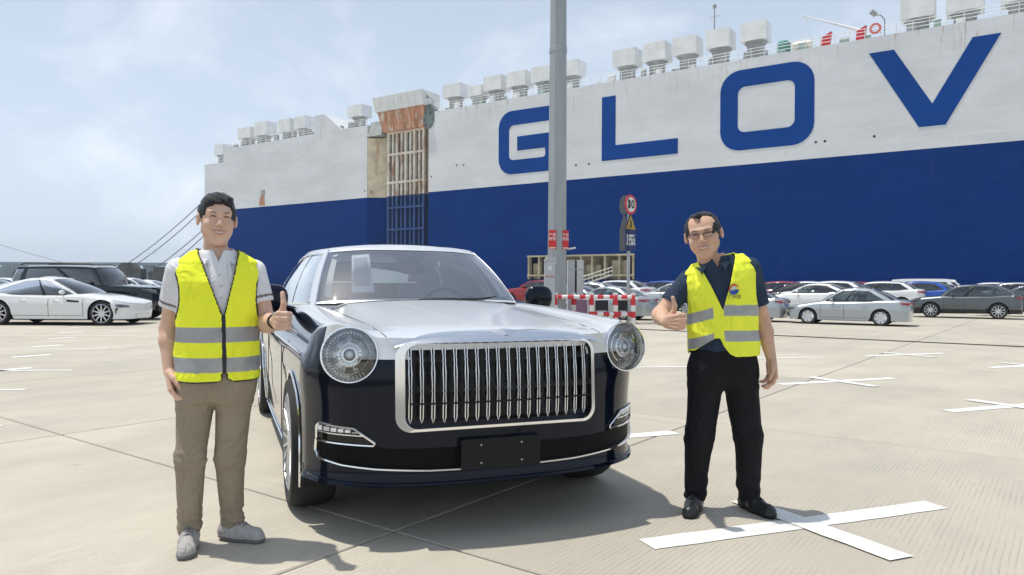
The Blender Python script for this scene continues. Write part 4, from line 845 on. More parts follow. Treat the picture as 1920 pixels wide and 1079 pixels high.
    def gp(nm2, u0, u1, v0, v1, mir, full=False):
        V = []; nu, nv = 8, 4
        for i in range(nu+1):
            u = u0+(u1-u0)*i/nu
            for j in range(nv+1): p = cabp(abs(u) if u <= 1 else 2-u, v0+(v1-v0)*j/nv); s = -1 if (u < 0 or u > 1) else 1; V.append((p[0]*s*mir*.992, ym+(p[1]-ym)*.995, p[2]-.003))
        F = [(i*(nv+1)+j, (i+1)*(nv+1)+j, (i+1)*(nv+1)+j+1, i*(nv+1)+j+1) for i in range(nu) for j in range(nv)]
        return mk(nm2, V, F, gm, root, True)
    for kx, (u0, u1, v0, v1) in ops.items():
        if kx == 'windscreen': gp('windscreen', -u1, u1, v0, v1, 1)
        elif kx == 'rear': gp('rear_window', u0, 2-u0, v0, v1, 1)
        else:
            for mir in (1, -1): gp('side_window', u0, u1, v0, v1, mir)
    # inside: dark tub and seats so that the glass shows something
    MB().box((-hw*.82, y0+.3, .35), (hw*.82, y3-.4, zb-.12)).build('cabin_tub', M_dark, root)
    q = MB()
    for yy in (y1+.55, y1+1.45):
        for s in (-1, 1): q.box((s*.38-.2, yy, zb-.2), (s*.38+.2, yy+.16, zb+.22))
    so = q.build('seats', mat('seat_grey', (.16, .15, .14), .8), root); so['kind'] = 'stuff'
    MB().box((-hw*.85, fa-.5, zbt-.02), (hw*.85, ra+.5, zbt+.12)).build('underbody', M_dark, root)
    for s in (-1, 1):
        for a in (fa, ra): 
            wheel(root, s*(hw-.11), a, wheelR, wheelR, wheelR*(.72 if kind != 'low' else .76), s, style, .2, rimm)
        for a_ in (fa, ra):
            rr_ = wheelR*1.12; q = MB(); q.add([(s*xx, a_+rr_*math.cos(t), wheelR+rr_*math.sin(t)) for xx in (hw-.46, hw-.05) for t in np.linspace(0, PI, 11)], [(i, i+1, i+12, i+11) for i in range(10)]); q.add([(s*(hw-.46), a_+rr_*math.cos(t), wheelR+rr_*math.sin(t)) for t in np.linspace(0, PI, 11)], [tuple(range(11))]); q.build('wheel_housing', M_dark, root)
        # lamps follow the body corner
        zl = zt(-hl+.4)-.16; q = MB(); q.tube([(s*hw*.60, -hl+.045, zl-.03), (s*hw*.84, -hl+.15, zl), (s*hw*.955, -hl+.38, zl+.05)] if kind != 'low' else [(s*hw*.74, -hl+.10, zl-.07), (s*hw*.91, -hl+.27, zl-.05), (s*hw*.975, -hl+.62, zl+.0)], [.055, .065, .02] if kind != 'low' else [.025, .055, .015], 8); q.build('headlamp', mat('headlamp_dark', (.10, .11, .12), .08, .3, 1.), root, True)
        zr = zt(hl-.3)-.17; q = MB(); q.tube([(s*hw*.45, hl-.03, zr), (s*hw*.86, hl-.10, zr), (s*hw*.965, hl-.34, zr+.03)], [.05, .06, .03], 8); q.build('tail_lamp', M_tail, root, True)
        q = MB(); q.lathe([(.001, -.05), (.07, -.045), (.09, 0), (.07, .06), (.001, .07)], 10, Matrix.Translation((s*(hw+.06), y0+.55, zb+.06)) @ Matrix.Scale(.7, 4, (0, 0, 1)), 'y'); q.tube([(s*hw*.93, y0+.6, zb), (s*(hw+.03), y0+.58, zb+.03)], .02, 5); q.build('door_mirror', pm, root, True)
        if detail > 0:
            q = MB(); ys = (fa+wheelR*1.25+.08, (fa+ra)/2+.02, ra-wheelR*.2)
            for yy in ys[:2]: q.tube([(s*(P['W'](yy)+P['out'](z, yy, 1, 0)+.003), yy, z) for z in np.linspace(zbt+.08, zt(yy)-.16, 9)], .006, 4)
            q.tube([(s*(P['W'](yy)+.018), yy, zbt+.10) for yy in np.linspace(ys[0], ra-wheelR*1.2, 10)], .005, 4)
            so = q.build('door_seams', M_gapd, root); so['kind'] = 'stuff'
            for yy in (ys[1]-.22, ys[1]+.75): MB().tube([(s*(hw+.0), yy-.09, zt(yy)-.20), (s*(hw+.015), yy, zt(yy)-.20), (s*(hw+.0), yy+.09, zt(yy)-.20)], .013, 5).build('door_handle', pm if kind != 'low' else M_rim, root, True)
    q = MB(); q.box((-hw*.5, -hl-.012, .30), (hw*.5, -hl+.08, .48)) if kind != 'low' else q.box((-hw*.42, -hl+.0, .22), (hw*.42, -hl+.10, .32)); q.build('front_intake', M_black if kind != 'low' else pm, root)
    return root
HX = 0.0
# left: white saloon and black off-roader, noses to the right
Pwhite = paint('white_lacquer', (.78, .79, .79), .25); Pblk = paint('black_green_lacquer', (.010, .017, .020), .25)
c1 = car('parked_car', 'white low electric saloon with dark windows in front of the black off-roader', None, (-13.72, 22.6), 0.0, 5.0, 1.95, 1.46, Pwhite, 'low', 'ten', .36, M_dglass, front_tr=.80, wb=3.05)
bl = MB()
for x, yy, z in ((-.975, -2.45+1.12+.72, .66),): bl.hexa([Vector(v) for v in ((.985, yy-.22, z), (.965, yy-.22, z), (.965, yy+.24, z+.03), (.985, yy+.24, z+.03), (.985, yy-.22, z+.07), (.965, yy-.22, z+.07), (.965, yy+.24, z+.08), (.985, yy+.24, z+.08))])
for s in (-1, 1):
    q = MB(); q.hexa([Vector((s*v[0], v[1], v[2])) for v in ((.985, -1.05, .68), (.96, -1.05, .68), (.96, -.70, .70), (.985, -.70, .70), (.985, -1.05, .73), (.96, -1.05, .73), (.96, -.70, .76), (.985, -.70, .76))]); q.build('fender_vent', M_black, c1)
    q = MB(); q.tube([(s*.955, -2.17, .52), (s*.965, -2.13, .44), (s*.955, -2.13, .34)], [.03, .022, .008], 6); q.build('bumper_duct', M_black, c1, True)
c2 = car('parked_car', 'large black boxy off-roader with roof rails behind the white saloon', None, (-14.5, 25.6), 0.0, 5.0, 1.98, 1.86, Pblk, 'box', 'ten', .40, M_dglass, front_tr=.88, wb=2.95, rimm=mat('dark_rim', (.10, .10, .11), .4, .6))
for s in (-1, 1): MB().tube([(s*.70, -.4, 1.83), (s*.70, -.3, 1.90), (s*.70, 1.9, 1.90), (s*.70, 2.05, 1.83)], .02, 5).build('roof_rail', M_black, c2, True)
# right: blue-grey saloons nose to tail along the lane, scaled to small saloons
Psb = paint('ice_blue_lacquer', (.40, .44, .465), .28, .3); Pgr = paint('graphite_lacquer', (.11, .12, .13), .28, .5)
LA = math.atan2(.55, -.83)
gS = 'ice blue saloons parked nose to tail'
s1 = car('parked_car', 'ice blue saloon in full side view beside the grey crossover', gS, (11.28, 24.75), LA, 4.62, 1.8, 1.52, Psb, 'sedan', 'disc', .32, scale=.82)
def ccopy(src, pos, label, head=None, group=None, mats=None, scale=None):
    c = copy_tree(src, TREE); c.location = (pos[0], pos[1], pos[2] if len(pos) > 2 else 0); c['label'] = label
    if head is not None: c.rotation_euler = (0, 0, head+PI/2)
    if scale: c.scale = (scale,)*3
    if group: c['group'] = group
    elif 'group' in c and group is not None: del c['group']
    return c
TREE = tree_of(None)
ccopy(s1, (8.15, 27.1), 'ice blue saloon half hidden behind the right man, tail lamp beside his elbow', None, gS)
ccopy(s1, (3.55, 27.9), 'ice blue saloon directly behind the sign post and the barrier', None, gS)
ccopy(s1, (2.5, 31.2), 'ice blue saloon farther back, between cabinet and sign post', None, gS)
g1 = car('parked_car', 'dark grey crossover in full side view in front of the white van', 'grey crossovers', (18.45, 30.1), LA, 4.65, 1.87, 1.64, Pgr, 'suv', 'ten', .37, scale=.84, lower=.48, front_tr=.92, wb=2.75)
dk = car('parked_car', 'dark navy hatchback seen between the limousine and the grey pole cabinet', None, (-1.15, 20.0), .0, 4.2, 1.8, 1.42, paint('dark_navy_lacquer', (.012, .018, .035), .2), 'sedan', 'disc', .32, M_dglass)
vn = car('parked_van', 'white minibus with dark windows standing above the cars near the right edge', None, (23.1, 40.6), LA+PI, 5.2, 1.9, 2.05, Pwhite, 'van', 'disc', .34, M_dglass, detail=0, scale=.83); vn['category'] = 'van'
TREE = tree_of(None)
ccopy(g1, (22.3, 32.0), 'grey crossover cut off by the right edge of the picture', None, 'grey crossovers')
# base cars for the far rows; repainted by their own materials
cols_ = {'red': paint('red_lacquer', (.27, .02, .025), .25), 'white': Pwhite, 'blue': paint('blue_lacquer', (.02, .09, .42), .25), 'black': paint('black_lacquer', (.012, .012, .014), .2), 'silver': paint('pale_silver_lacquer', (.55, .57, .58), .3, .4), 'yellow': paint('yellow_lacquer', (.62, .55, .10), .3)}
proto = {}
def far(kind, colname, pos, head, label, group='cars in the far parking rows', sc=1.):
    k = (kind, colname)
    if k in proto:
        c = ccopy(proto[k], pos, label, head, group, None, sc); return c
    H = 1.42 if kind == 'sedan' else 1.53; o = car('parked_car', label, group, pos, head, 4.55, 1.82, H, cols_[colname], kind, 'five', .33 if kind == 'sedan' else .36, M_glass if colname != 'black' else M_dglass, detail=0, scale=sc); proto[k] = o
    global TREE; TREE = tree_of(None); return o
random.seed(21)
words = {'sedan': 'saloon', 'suv': 'crossover'}
rows = [ # e2 distance of the row, list of (e1 position, kind, colour, what it stands by)
 (28.6, [(-6.8, 'suv', 'white', 'straight behind the pole and its white panel'), (-2.2, 'sedan', 'red', 'right behind the road sign post, roof only'), (2.3, 'sedan', 'white', 'behind the raised thumb of the right man'), (7.0, 'sedan', 'red', 'hidden but for its nose behind the right man'), (-11.2, 'sedan', 'red', 'left of the grey cabinet, above the navy hatchback')]),
]
def e12(a, b): p = O0+E1*a+E2*b; return (p.x, p.y)
def at_px(px, Y): return ((px-960)/1387*Y, Y)
spots = [(1010, 43, 'suv', 'red', 'red crossover roof left of the grey cabinet'), (1105, 36, 'sedan', 'silver', 'silver saloon behind the white panel beside the pole'), (1150, 40, 'suv', 'white', 'white crossover whose roof shows just left of the sign post'), (1200, 44, 'sedan', 'red', 'red saloon whose roof shows just right of the sign post'),
 (1236, 42, 'suv', 'blue', 'blue crossover above the raised thumb of the right man'), (1265, 37, 'sedan', 'silver', 'silver saloon beside the right man\'s bent elbow'),
 (1450, 41, 'suv', 'red', 'red crossover directly beside the right man\'s sleeve'), (1484, 37, 'sedan', 'black', 'black saloon just left of the ice blue saloon'), (1500, 41, 'suv', 'white', 'white crossover roof between two red ones'), (1523, 35, 'sedan', 'white', 'white saloon behind the bonnet of the ice blue saloon'),
 (1548, 36, 'suv', 'white', 'white crossover above the bonnet of the ice blue saloon'), (1572, 45, 'suv', 'black', 'black crossover behind the windscreen of the ice blue saloon'), (1596, 43, 'suv', 'red', 'red saloon just over the roof of the ice blue saloon'), (1618, 47, 'suv', 'blue', 'blue crossover farthest back over the ice blue saloon'), (1640, 37, 'suv', 'white', 'white crossover above the rear window of the ice blue saloon'),
 (1668, 44, 'suv', 'yellow', 'yellow crossover between the ice blue saloon and the grey one'), (1690, 38, 'sedan', 'silver', 'silver saloon nosing out above the tail of the ice blue saloon'), (1706, 37, 'suv', 'blue', 'bright blue crossover left of the white minibus'), (1752, 39, 'sedan', 'black', 'black crossover in front of the white minibus'),
 (1845, 43, 'suv', 'white', 'white crossover right of the white minibus'), (1890, 41, 'suv', 'silver', 'silver crossover far right behind the grey one'), (1915, 49, 'suv', 'red', 'red crossover at the very right edge')]
for px, Y, kd, cl, lb in spots: far(kd, cl, at_px(px, Y), LA+random.uniform(-.05, .05), lb)
for px, Y, kd, cl, lb in ((-4, 44, 'sedan', 'white', 'white saloon at the left edge behind the black off-roader'), (245, 40, 'suv', 'white', 'white crossover right of the black off-roader windscreen'), (288, 42, 'sedan', 'white', 'white saloon just left of the left man\'s shoulder'), (22, 52, 'suv', 'silver', 'silver crossover far off at the left behind the black off-roader')): far(kd, cl, at_px(px, Y), .1, lb, 'white cars far left')

# ---------------------------------------------------------------- mast, cabinets, sign, barrier
M_mast = mat('galvanised_steel', (.36, .39, .40), .5, .25, var=.10, vscale=1.2, stretch=(1, 1, .2))
ms = empty('light_mast', (1.49, 24.6, 0), 0, 'thick grey eight-sided steel mast rising out of the picture with red notices on it', 'mast')
q = MB(); q.lathe([(.34, 0), (.33, 1.0), (.30, 8), (.26, 14), (.2, 24)], 8, Matrix.Rotation(PI/8, 4, 'Z')); q.build('shaft', M_mast, ms)
q = MB(); q.lathe([(.55, 0), (.55, .04), (.36, .06)], 8); q.build('base_plate', M_mast, ms)
q = MB(); q.lathe([(.305, 8.95), (.312, 8.96), (.312, 9.12), (.305, 9.13)], 8, Matrix.Rotation(PI/8, 4, 'Z')); q.build('joint_collar', M_mast, ms)
M_notice = mat('notice_red', (.62, .03, .03), .5); M_wt = mat('notice_white', (.75, .75, .72), .6)
for s, a, w_ in ((-1, -.30, .13), (1, .52, .12)):
    Mx = Matrix.Translation((.315*math.sin(a*1.9), -.315*math.cos(a*1.9)-.03, 2.75)) @ Matrix.Rotation(a*1.9*.55, 4, 'Z')
    q = MB(); q.box((-w_, -.01, -.31), (w_, .01, .31), Mx); o = q.build('red_notice', M_notice, ms)
    text('notice_text', '严禁\n攀爬', .13, Mx @ Matrix.Translation((0, -.014, .08)) @ Matrix.Rotation(PI/2, 4, 'X'), M_wt, o)
    q = MB(); q.box((-w_*.8, -.014, -.29), (w_*.8, -.011, -.255), Mx); q.build('notice_rule', M_wt, o)
MB().tube([(-.15, -.33, 2.42), (-.08, -.36, 2.3), (-.02, -.36, 2.05), (-.1, -.42, 1.9)], .02, 5).build('cable', M_grey, ms, True)
q = MB(); q.tube([(.33, 0, 2.45), (.62, -.02, 2.50)], .03, 6); q.build('lamp_arm', M_white, ms)
M_cab = mat('cabinet_grey', (.50, .53, .54), .5, var=.06, vscale=2, dirt=((.36, .36, .34), 2, .6))
cbn = empty('cabinet', (1.19, 23.3, 0), 0, 'tall grey electrical cabinet with red lettering against the left of the mast', 'cabinet')
MB().box((-.17, -.2, .05), (.15, .25, 2.02)).build('housing', M_cab, cbn); MB().hexa([Vector(v) for v in ((-.19, -.23, 2.02), (.17, -.23, 2.02), (.17, .28, 2.02), (-.19, .28, 2.02), (-.12, -.23, 2.13), (.17, -.23, 2.13), (.17, .28, 2.13), (-.12, .28, 2.13))]).build('lid', M_cab, cbn)
MB().box((-.155, -.212, .15), (.135, -.202, 1.98)).build('door', M_cab, cbn); text('lettering', '高压危险', .072, Matrix.Translation((-.01, -.215, 1.52)) @ Matrix.Rotation(PI/2, 4, 'X'), M_red, cbn)
MB().box((-.06, -.222, 1.72), (.04, -.213, 1.86)).build('meter_window', M_wt, cbn)
cb2 = empty('cabinet', (2.2, 25.6, 0), 0, 'white sheet-metal cabinet right behind the mast with a dark centre joint', 'cabinet')
MB().box((-.28, -.15, .05), (-.04, .3, 2.12)).build('left_door', M_cab, cb2); MB().box((.03, -.15, .05), (.26, .3, 2.12)).build('right_door', mat('cabinet_white', (.66, .66, .64), .5, var=.05), cb2); MB().box((-.04, -.1, .05), (.03, .3, 2.10)).build('centre_joint', M_black, cb2)
MB().box((-.285, -.16, .82), (.265, -.151, .85)).box((-.285, -.16, 1.78), (.265, -.151, 1.81)).build('hinge_bars', M_grey, cb2)['kind'] = 'stuff'
sg = empty('road_sign', (3.93, 25, 0), 0, 'road sign with a 30 speed disc, yellow warning triangle and dark blue board', 'road sign')
MB().lathe([(.055, 0), (.055, 4.15)], 10).build('post', M_grey, sg, True)
def plate(poly, yaw, zc, m_, nm, off=.07):
    Mx = Matrix.Translation((0 if yaw > 0 else -.06, 0 if yaw > 0 else .12, zc)) @ Matrix.Rotation(yaw, 4, 'Z'); q = MB(); q.prism(poly, lambda a, b, d: Mx @ Vector((a, -d-off, b)), 0, .02); return q.build(nm, m_, sg), Mx
circ = lambda r, n=28: [(r*math.cos(2*PI*k/n), r*math.sin(2*PI*k/n)) for k in range(n)]
M_sback = mat('sign_back', (.07, .075, .08), .5, .2); M_syel = mat('sign_yellow', (.40, .28, .05), .5); M_sblue = mat('sign_blue', (.012, .03, .14), .5)
for yaw, fr_ in ((.80, 1), (-1.2, 0)):
    o, Mx = plate(circ(.33), yaw, 3.98, M_sback if not fr_ else M_red, 'speed_disc' if fr_ else 'disc_back')
    if fr_:
        q = MB(); q.prism(circ(.25), lambda a, b, d: Mx @ Vector((a, -.07-d, b)), .021, .024); q.build('disc_face', M_wt, o)
        text('number', '30', .40, Mx @ Matrix.Translation((0, -.097, 0)) @ Matrix.Rotation(PI/2, 4, 'X'), M_black, o, bold=.012)
    o, Mx = plate([(-.33, -.26), (.33, -.26), (0, .34)], yaw, 3.37, M_sback if not fr_ else M_black, 'warning_triangle' if fr_ else 'triangle_back')
    if fr_:
        q = MB(); q.prism([(-.27, -.225), (.27, -.225), (0, .265)], lambda a, b, d: Mx @ Vector((a, -.07-d, b)), .021, .024); q.build('triangle_face', M_syel, o)
        q = MB(); q.prism([(-.05, -.17), (.05, -.17), (.03, .08), (-.03, .08)], lambda a, b, d: Mx @ Vector((a, -.07-d, b)), .025, .027); q.build('triangle_mark', M_black, o)
    o, Mx = plate(rrect(-.30, -.36, .30, .34, .03, 3), yaw, 2.78, M_sback if not fr_ else M_sblue, 'text_board' if fr_ else 'board_back')
    if fr_:
        text('board_text', '减速慢行\n注意安全\n禁止停车', .125, Mx @ Matrix.Translation((0, -.097, .0)) @ Matrix.Rotation(PI/2, 4, 'X'), M_wt, o, bold=.004)
# red and white pipe barrier
br_ = empty('pipe_barrier', (2.6, 24, 0), 0, 'red and white banded pipe barrier around the foot of the mast and sign', 'barrier')
def banded(p0, p1, r, nm, start=0, band=.20):
    p0, p1 = Vector(p0), Vector(p1); n = max(1, round((p1-p0).length/band)); q = MB()
    for k in range(n):
        q.cur = (k+start) % 2; a = p0.lerp(p1, k/n); b = p0.lerp(p1, (k+1)/n); q.tube([a, b], r, 10)
    return q.build(nm, [M_red, M_white], br_, True)
for x, z0 in ((-1.2, 0), (-.02, 0), (.76, 0), (1.33, 0)): banded((x, 0, 0), (x, 0, 1.02), .085, 'post', 1)
banded((-.54, .7, 0), (-.54, .7, 1.0), .085, 'post', 1)
banded((-1.55, .1, .87), (-.02, 0, .88), .066, 'top_rail', 0); banded((-.02, 0, .88), (1.33, 0, .88), .066, 'top_rail', 1); banded((-.02, 0, .33), (1.33, 0, .33), .066, 'lower_rail', 0)
banded((1.33, .05, .88), (1.4, 2.6, .88), .066, 'top_rail', 0); banded((-1.2, .1, .88), (-1.25, 2.6, .88), .066, 'top_rail', 0)
for x in (-1.2, -.02, .76, 1.33): MB().lathe([(.105, -.05), (.105, .05)], 10, Matrix.Translation((x, 0, .88)), 'x').build('pipe_clamp', M_red, br_)
cr1 = MB(); cr1.box((-.22, -.15, 0), (.20, .15, .55)); tag(cr1.build('crate', mat('mauve_plastic', (.34, .20, .30), .5), None), 'mauve plastic crate behind the pipe barrier posts', 'crate').location = (2.32, 24.9, .22)
for k, x in enumerate((2.98, 3.62)):
    q = MB(); q.box((-.21, -.05, .22), (.21, .05, .56)); o = tag(q.build('dark_board', mat('dark_board', (.025, .028, .03), .5)), ['wide black board leaning inside the barrier, left of its middle post', 'black board leaning inside the barrier beside the sign post'][k], 'board', 'black boards in the barrier'); o.location = (x, 24.5, .2); o.rotation_euler = (-.1, 0, 0)
    MB().box((-.21, -.03, -.2), (-.18, .03, .22)).box((.18, -.03, -.2), (.21, .03, .22)).build('stand', M_black, o)['kind'] = 'stuff'
q = MB(); q.box((-.22, -.15, -.22), (-.16, .15, 0)).box((.14, -.15, -.22), (.20, .15, 0)).build('feet', M_black, [o for o in C.objects if o.name.startswith('crate')][0])
# ---------------------------------------------------------------- people: signed-distance bodies and clothes
class SG:
    def __init__(s, lo, hi, h):
        s.lo = np.array(lo, float); s.h = h; n = np.ceil((np.array(hi)-s.lo)/h).astype(int)+1
        ax = [s.lo[i]+h*np.arange(n[i]) for i in range(3)]; s.X, s.Y, s.Z = [a.astype(np.float32) for a in np.meshgrid(*ax, indexing='ij')]
        s.d = np.full(s.X.shape, 9., np.float32)
    def rc(s, a, b, r0, r1=None, sc=None):
        r1 = r0 if r1 is None else r1; a = np.array(a, np.float32); b = np.array(b, np.float32); ba = b-a; L = float(ba@ba)+1e-9
        t = np.clip(((s.X-a[0])*ba[0]+(s.Y-a[1])*ba[1]+(s.Z-a[2])*ba[2])/L, 0, 1)
        return np.sqrt((s.X-a[0]-t*ba[0])**2+(s.Y-a[1]-t*ba[1])**2+(s.Z-a[2]-t*ba[2])**2)-(r0+(r1-r0)*t)
    def ell(s, c, r):
        x, y, z = (s.X-c[0]), (s.Y-c[1]), (s.Z-c[2]); k0 = np.sqrt((x/r[0])**2+(y/r[1])**2+(z/r[2])**2); k1 = np.sqrt((x/r[0]**2)**2+(y/r[1]**2)**2+(z/r[2]**2)**2)+1e-6
        return k0*(k0-1)/k1
    def add(s, d, k=0.): s.d = smin(s.d, d, k) if k else np.minimum(s.d, d)
    def sub(s, d, k=0.): s.d = -smin(-s.d, d, k) if k else np.maximum(s.d, -d)
    def noise(s, f, amp, seed, st=(1, 1, 1)):
        r = np.random.RandomState(seed); o = 0
        for _ in range(7):
            v = r.normal(size=3); v /= np.linalg.norm(v); ff = f*r.uniform(.6, 1.6); o = o+np.sin((s.X*v[0]*st[0]+s.Y*v[1]*st[1]+s.Z*v[2]*st[2])*ff*2*PI+r.uniform(0, 6.3))
        return (amp*o/2.6).astype(np.float32)
    def fix(s, d):
        g = np.gradient(d, s.h); m = np.sqrt(g[0]**2+g[1]**2+g[2]**2); return (d/np.clip(m, .6, 3.)).astype(np.float32)
    def poly(s, it=1):
        g = vdb.FloatGrid(); g.copyFromArray(np.ascontiguousarray(np.clip(s.d, -3*s.h, 3*s.h))); p, q = g.convertToQuads(0.0)
        return p*s.h+s.lo, q[:, ::-1].copy() if FLIPQ else q
FLIPQ = False
def smin(a, b, k): h = np.clip(.5+.5*(b-a)/k, 0, 1); return b*(1-h)+a*h-k*h*(1-h)
def relax(V, F, it=3, lam=.5):
    n = len(V); e = np.vstack([F[:, [0, 1]], F[:, [1, 2]], F[:, [2, 3]], F[:, [3, 0]]]); cnt = np.bincount(np.r_[e[:, 0], e[:, 1]], minlength=n)[:, None]
    for k in range(it):
        S = np.zeros_like(V)
        for c in range(3): S[:, c] = np.bincount(e[:, 0], V[e[:, 1], c], n)+np.bincount(e[:, 1], V[e[:, 0], c], n)
        V = V+(S/cnt-V)*(lam if k % 2 == 0 else -lam*.9)
    return V
def npmesh(name, V, F, m, parent=None, smooth=True, mi=None):
    me = bpy.data.meshes.new(name); me.vertices.add(len(V)); me.vertices.foreach_set('co', np.asarray(V, np.float32).ravel()); k = F.shape[1]
    me.loops.add(F.size); me.loops.foreach_set('vertex_index', F.astype(np.int32).ravel()); me.polygons.add(len(F)); me.polygons.foreach_set('loop_start', np.arange(0, F.size, k, dtype=np.int32))
    for x in (m if isinstance(m, (list, tuple)) else [m]): me.materials.append(x)
    if mi is not None: me.polygons.foreach_set('material_index', mi.astype(np.int32))
    me.polygons.foreach_set('use_smooth', np.full(len(F), smooth)); me.update(calc_edges=True); me.validate()
    o = bpy.data.objects.new(name, me); C.objects.link(o)
    if parent: o.parent = parent
    return o
def subset(V, F, keep):
    F = F[keep]; u, inv = np.unique(F, return_inverse=True); return V[u], inv.reshape(F.shape)
def skinmat(name, col):
    m = mat(name, col, .5, spec=.35, var=.10, vscale=14, bump=.12, bscale=160, dirt=((col[0]*1.0, col[1]*.78, col[2]*.76), 9, .56)); b = m.node_tree.nodes['Principled BSDF']
    b.inputs['Subsurface Weight'].default_value = .12; b.inputs['Subsurface Radius'].default_value = (.012, .005, .003); b.inputs['Subsurface Scale'].default_value = 1.; return m
def cloth(name, col, var=.06, rough=.85, bs=260, bump=.25, sheen=0., dirt=None):
    m = mat(name, col, rough, spec=.2, var=var, vscale=7, dirt=dirt); nt = m.node_tree; b = nt.nodes['Principled BSDF']; g = nt.nodes.new('ShaderNodeNewGeometry').outputs['Position']
    f1 = noise(nt, g, 7, 3, .55, (1, 1, .6), 1.6); f1 = mth(nt, 'ABSOLUTE', mth(nt, 'SUBTRACT', f1, .5)); f2 = noise(nt, g, bs, 2)
    b1 = nt.nodes.new('ShaderNodeBump'); b1.inputs['Strength'].default_value = .75; b1.inputs['Distance'].default_value = .05; nt.links.new(f1, b1.inputs['Height'])
    b2 = nt.nodes.new('ShaderNodeBump'); b2.inputs['Strength'].default_value = bump; b2.inputs['Distance'].default_value = .002; nt.links.new(f2, b2.inputs['Height']); nt.links.new(b1.outputs[0], b2.inputs['Normal']); nt.links.new(b2.outputs[0], b.inputs['Normal'])
    return m
def hand_parts(kind, side):
    """local frame: wrist at 0, +x along the forearm, +z towards the thumb side, +y*side towards the palm"""
    P = []; y = side
    if kind == 'thumb':
        for k, z in enumerate((.030, .011, -.009, -.028)):
            L = (.96, 1., .96, .86)[k]; P += [((.012, 0, z*.55), (.078*L+.004, -.004*y, z), .0165, .0125)]
            a, b, c, d = (.080*L, -.004*y, z), (.094*L, .026*y, z), (.066*L, .046*y, z), (.046*L, .030*y, z*.95)
            P += [(a, b, .0112, .0105), (b, c, .0105, .0095), (c, d, .0095, .0085)]
        P += [((.006, .008*y, .016), (.034, .020*y, .044), .018, .0145), ((.034, .020*y, .044), (.044, .022*y, .074), .0135, .0118), ((.044, .022*y, .074), (.040, .016*y, .116), .0118, .0095)]
        P += [((.02, .012*y, .0), (.055, .012*y, .0), .026, .024)]
    else:
        for k, z in enumerate((.030, .011, -.009, -.028)):
            L = (.93, 1., .95, .80)[k]; P += [((.012, 0, z*.6), (.085*L+.002, -.002*y, z), .0150, .0110)]
            a = (.086*L, -.002*y, z); b = (.120*L, .014*y, z*.95); c = (.136*L, .034*y, z*.9); d = (.135*L, .052*y, z*.88)
            P += [(a, b, .0102, .0094), (b, c, .0094, .0086), (c, d, .0086, .0072)]
        P += [((.01, .006*y, .020), (.040, .022*y, .044), .0175, .0135), ((.040, .022*y, .044), (.068, .034*y, .050), .0125, .0110), ((.068, .034*y, .050), (.090, .042*y, .044), .0108, .0088), ((.02, .008*y, .0), (.06, .008*y, .0), .022, .020)]
    return P
def frame(o, x, z):
    x = np.array(x, float); x /= np.linalg.norm(x); z = np.array(z, float); z = z-x*(z@x); z /= np.linalg.norm(z); y = np.cross(z, x)
    return np.array(o, float), np.stack([x, y, z], 1)
def arm_mesh(sh_, el_, wr_, hand, side, hdir, thumb, scale=1.12):
    pts = np.array([sh_, el_, wr_]); lo = pts.min(0)-.16; hi = pts.max(0)+.16
    o, R = frame(wr_, hdir, thumb); tips = [o+R@(np.array(q)*scale) for p in hand_parts(hand, side) for q in p[:2]]; lo = np.minimum(lo+.08, np.min(tips, 0)-.03); hi = np.maximum(hi-.08, np.max(tips, 0)+.03)
    g = SG(lo, hi, .0034)
    e2 = np.array(el_)+(np.array(wr_)-el_)*.28
    g.add(g.rc(sh_, el_, .052, .042)); g.add(g.rc(el_, e2, .043, .045), .02); g.add(g.rc(e2, wr_, .045, .027), .02); fs = None
    hd = np.full(g.d.shape, 9., np.float32)
    for a, b, r0, r1 in hand_parts(hand, side): hd = smin(hd, g.rc(o+R@(np.array(a)*scale), o+R@(np.array(b)*scale), r0*scale, r1*scale), .0045)
    g.add(hd, .012); V, F = g.poly(); return relax(V, F, 2, .4), F
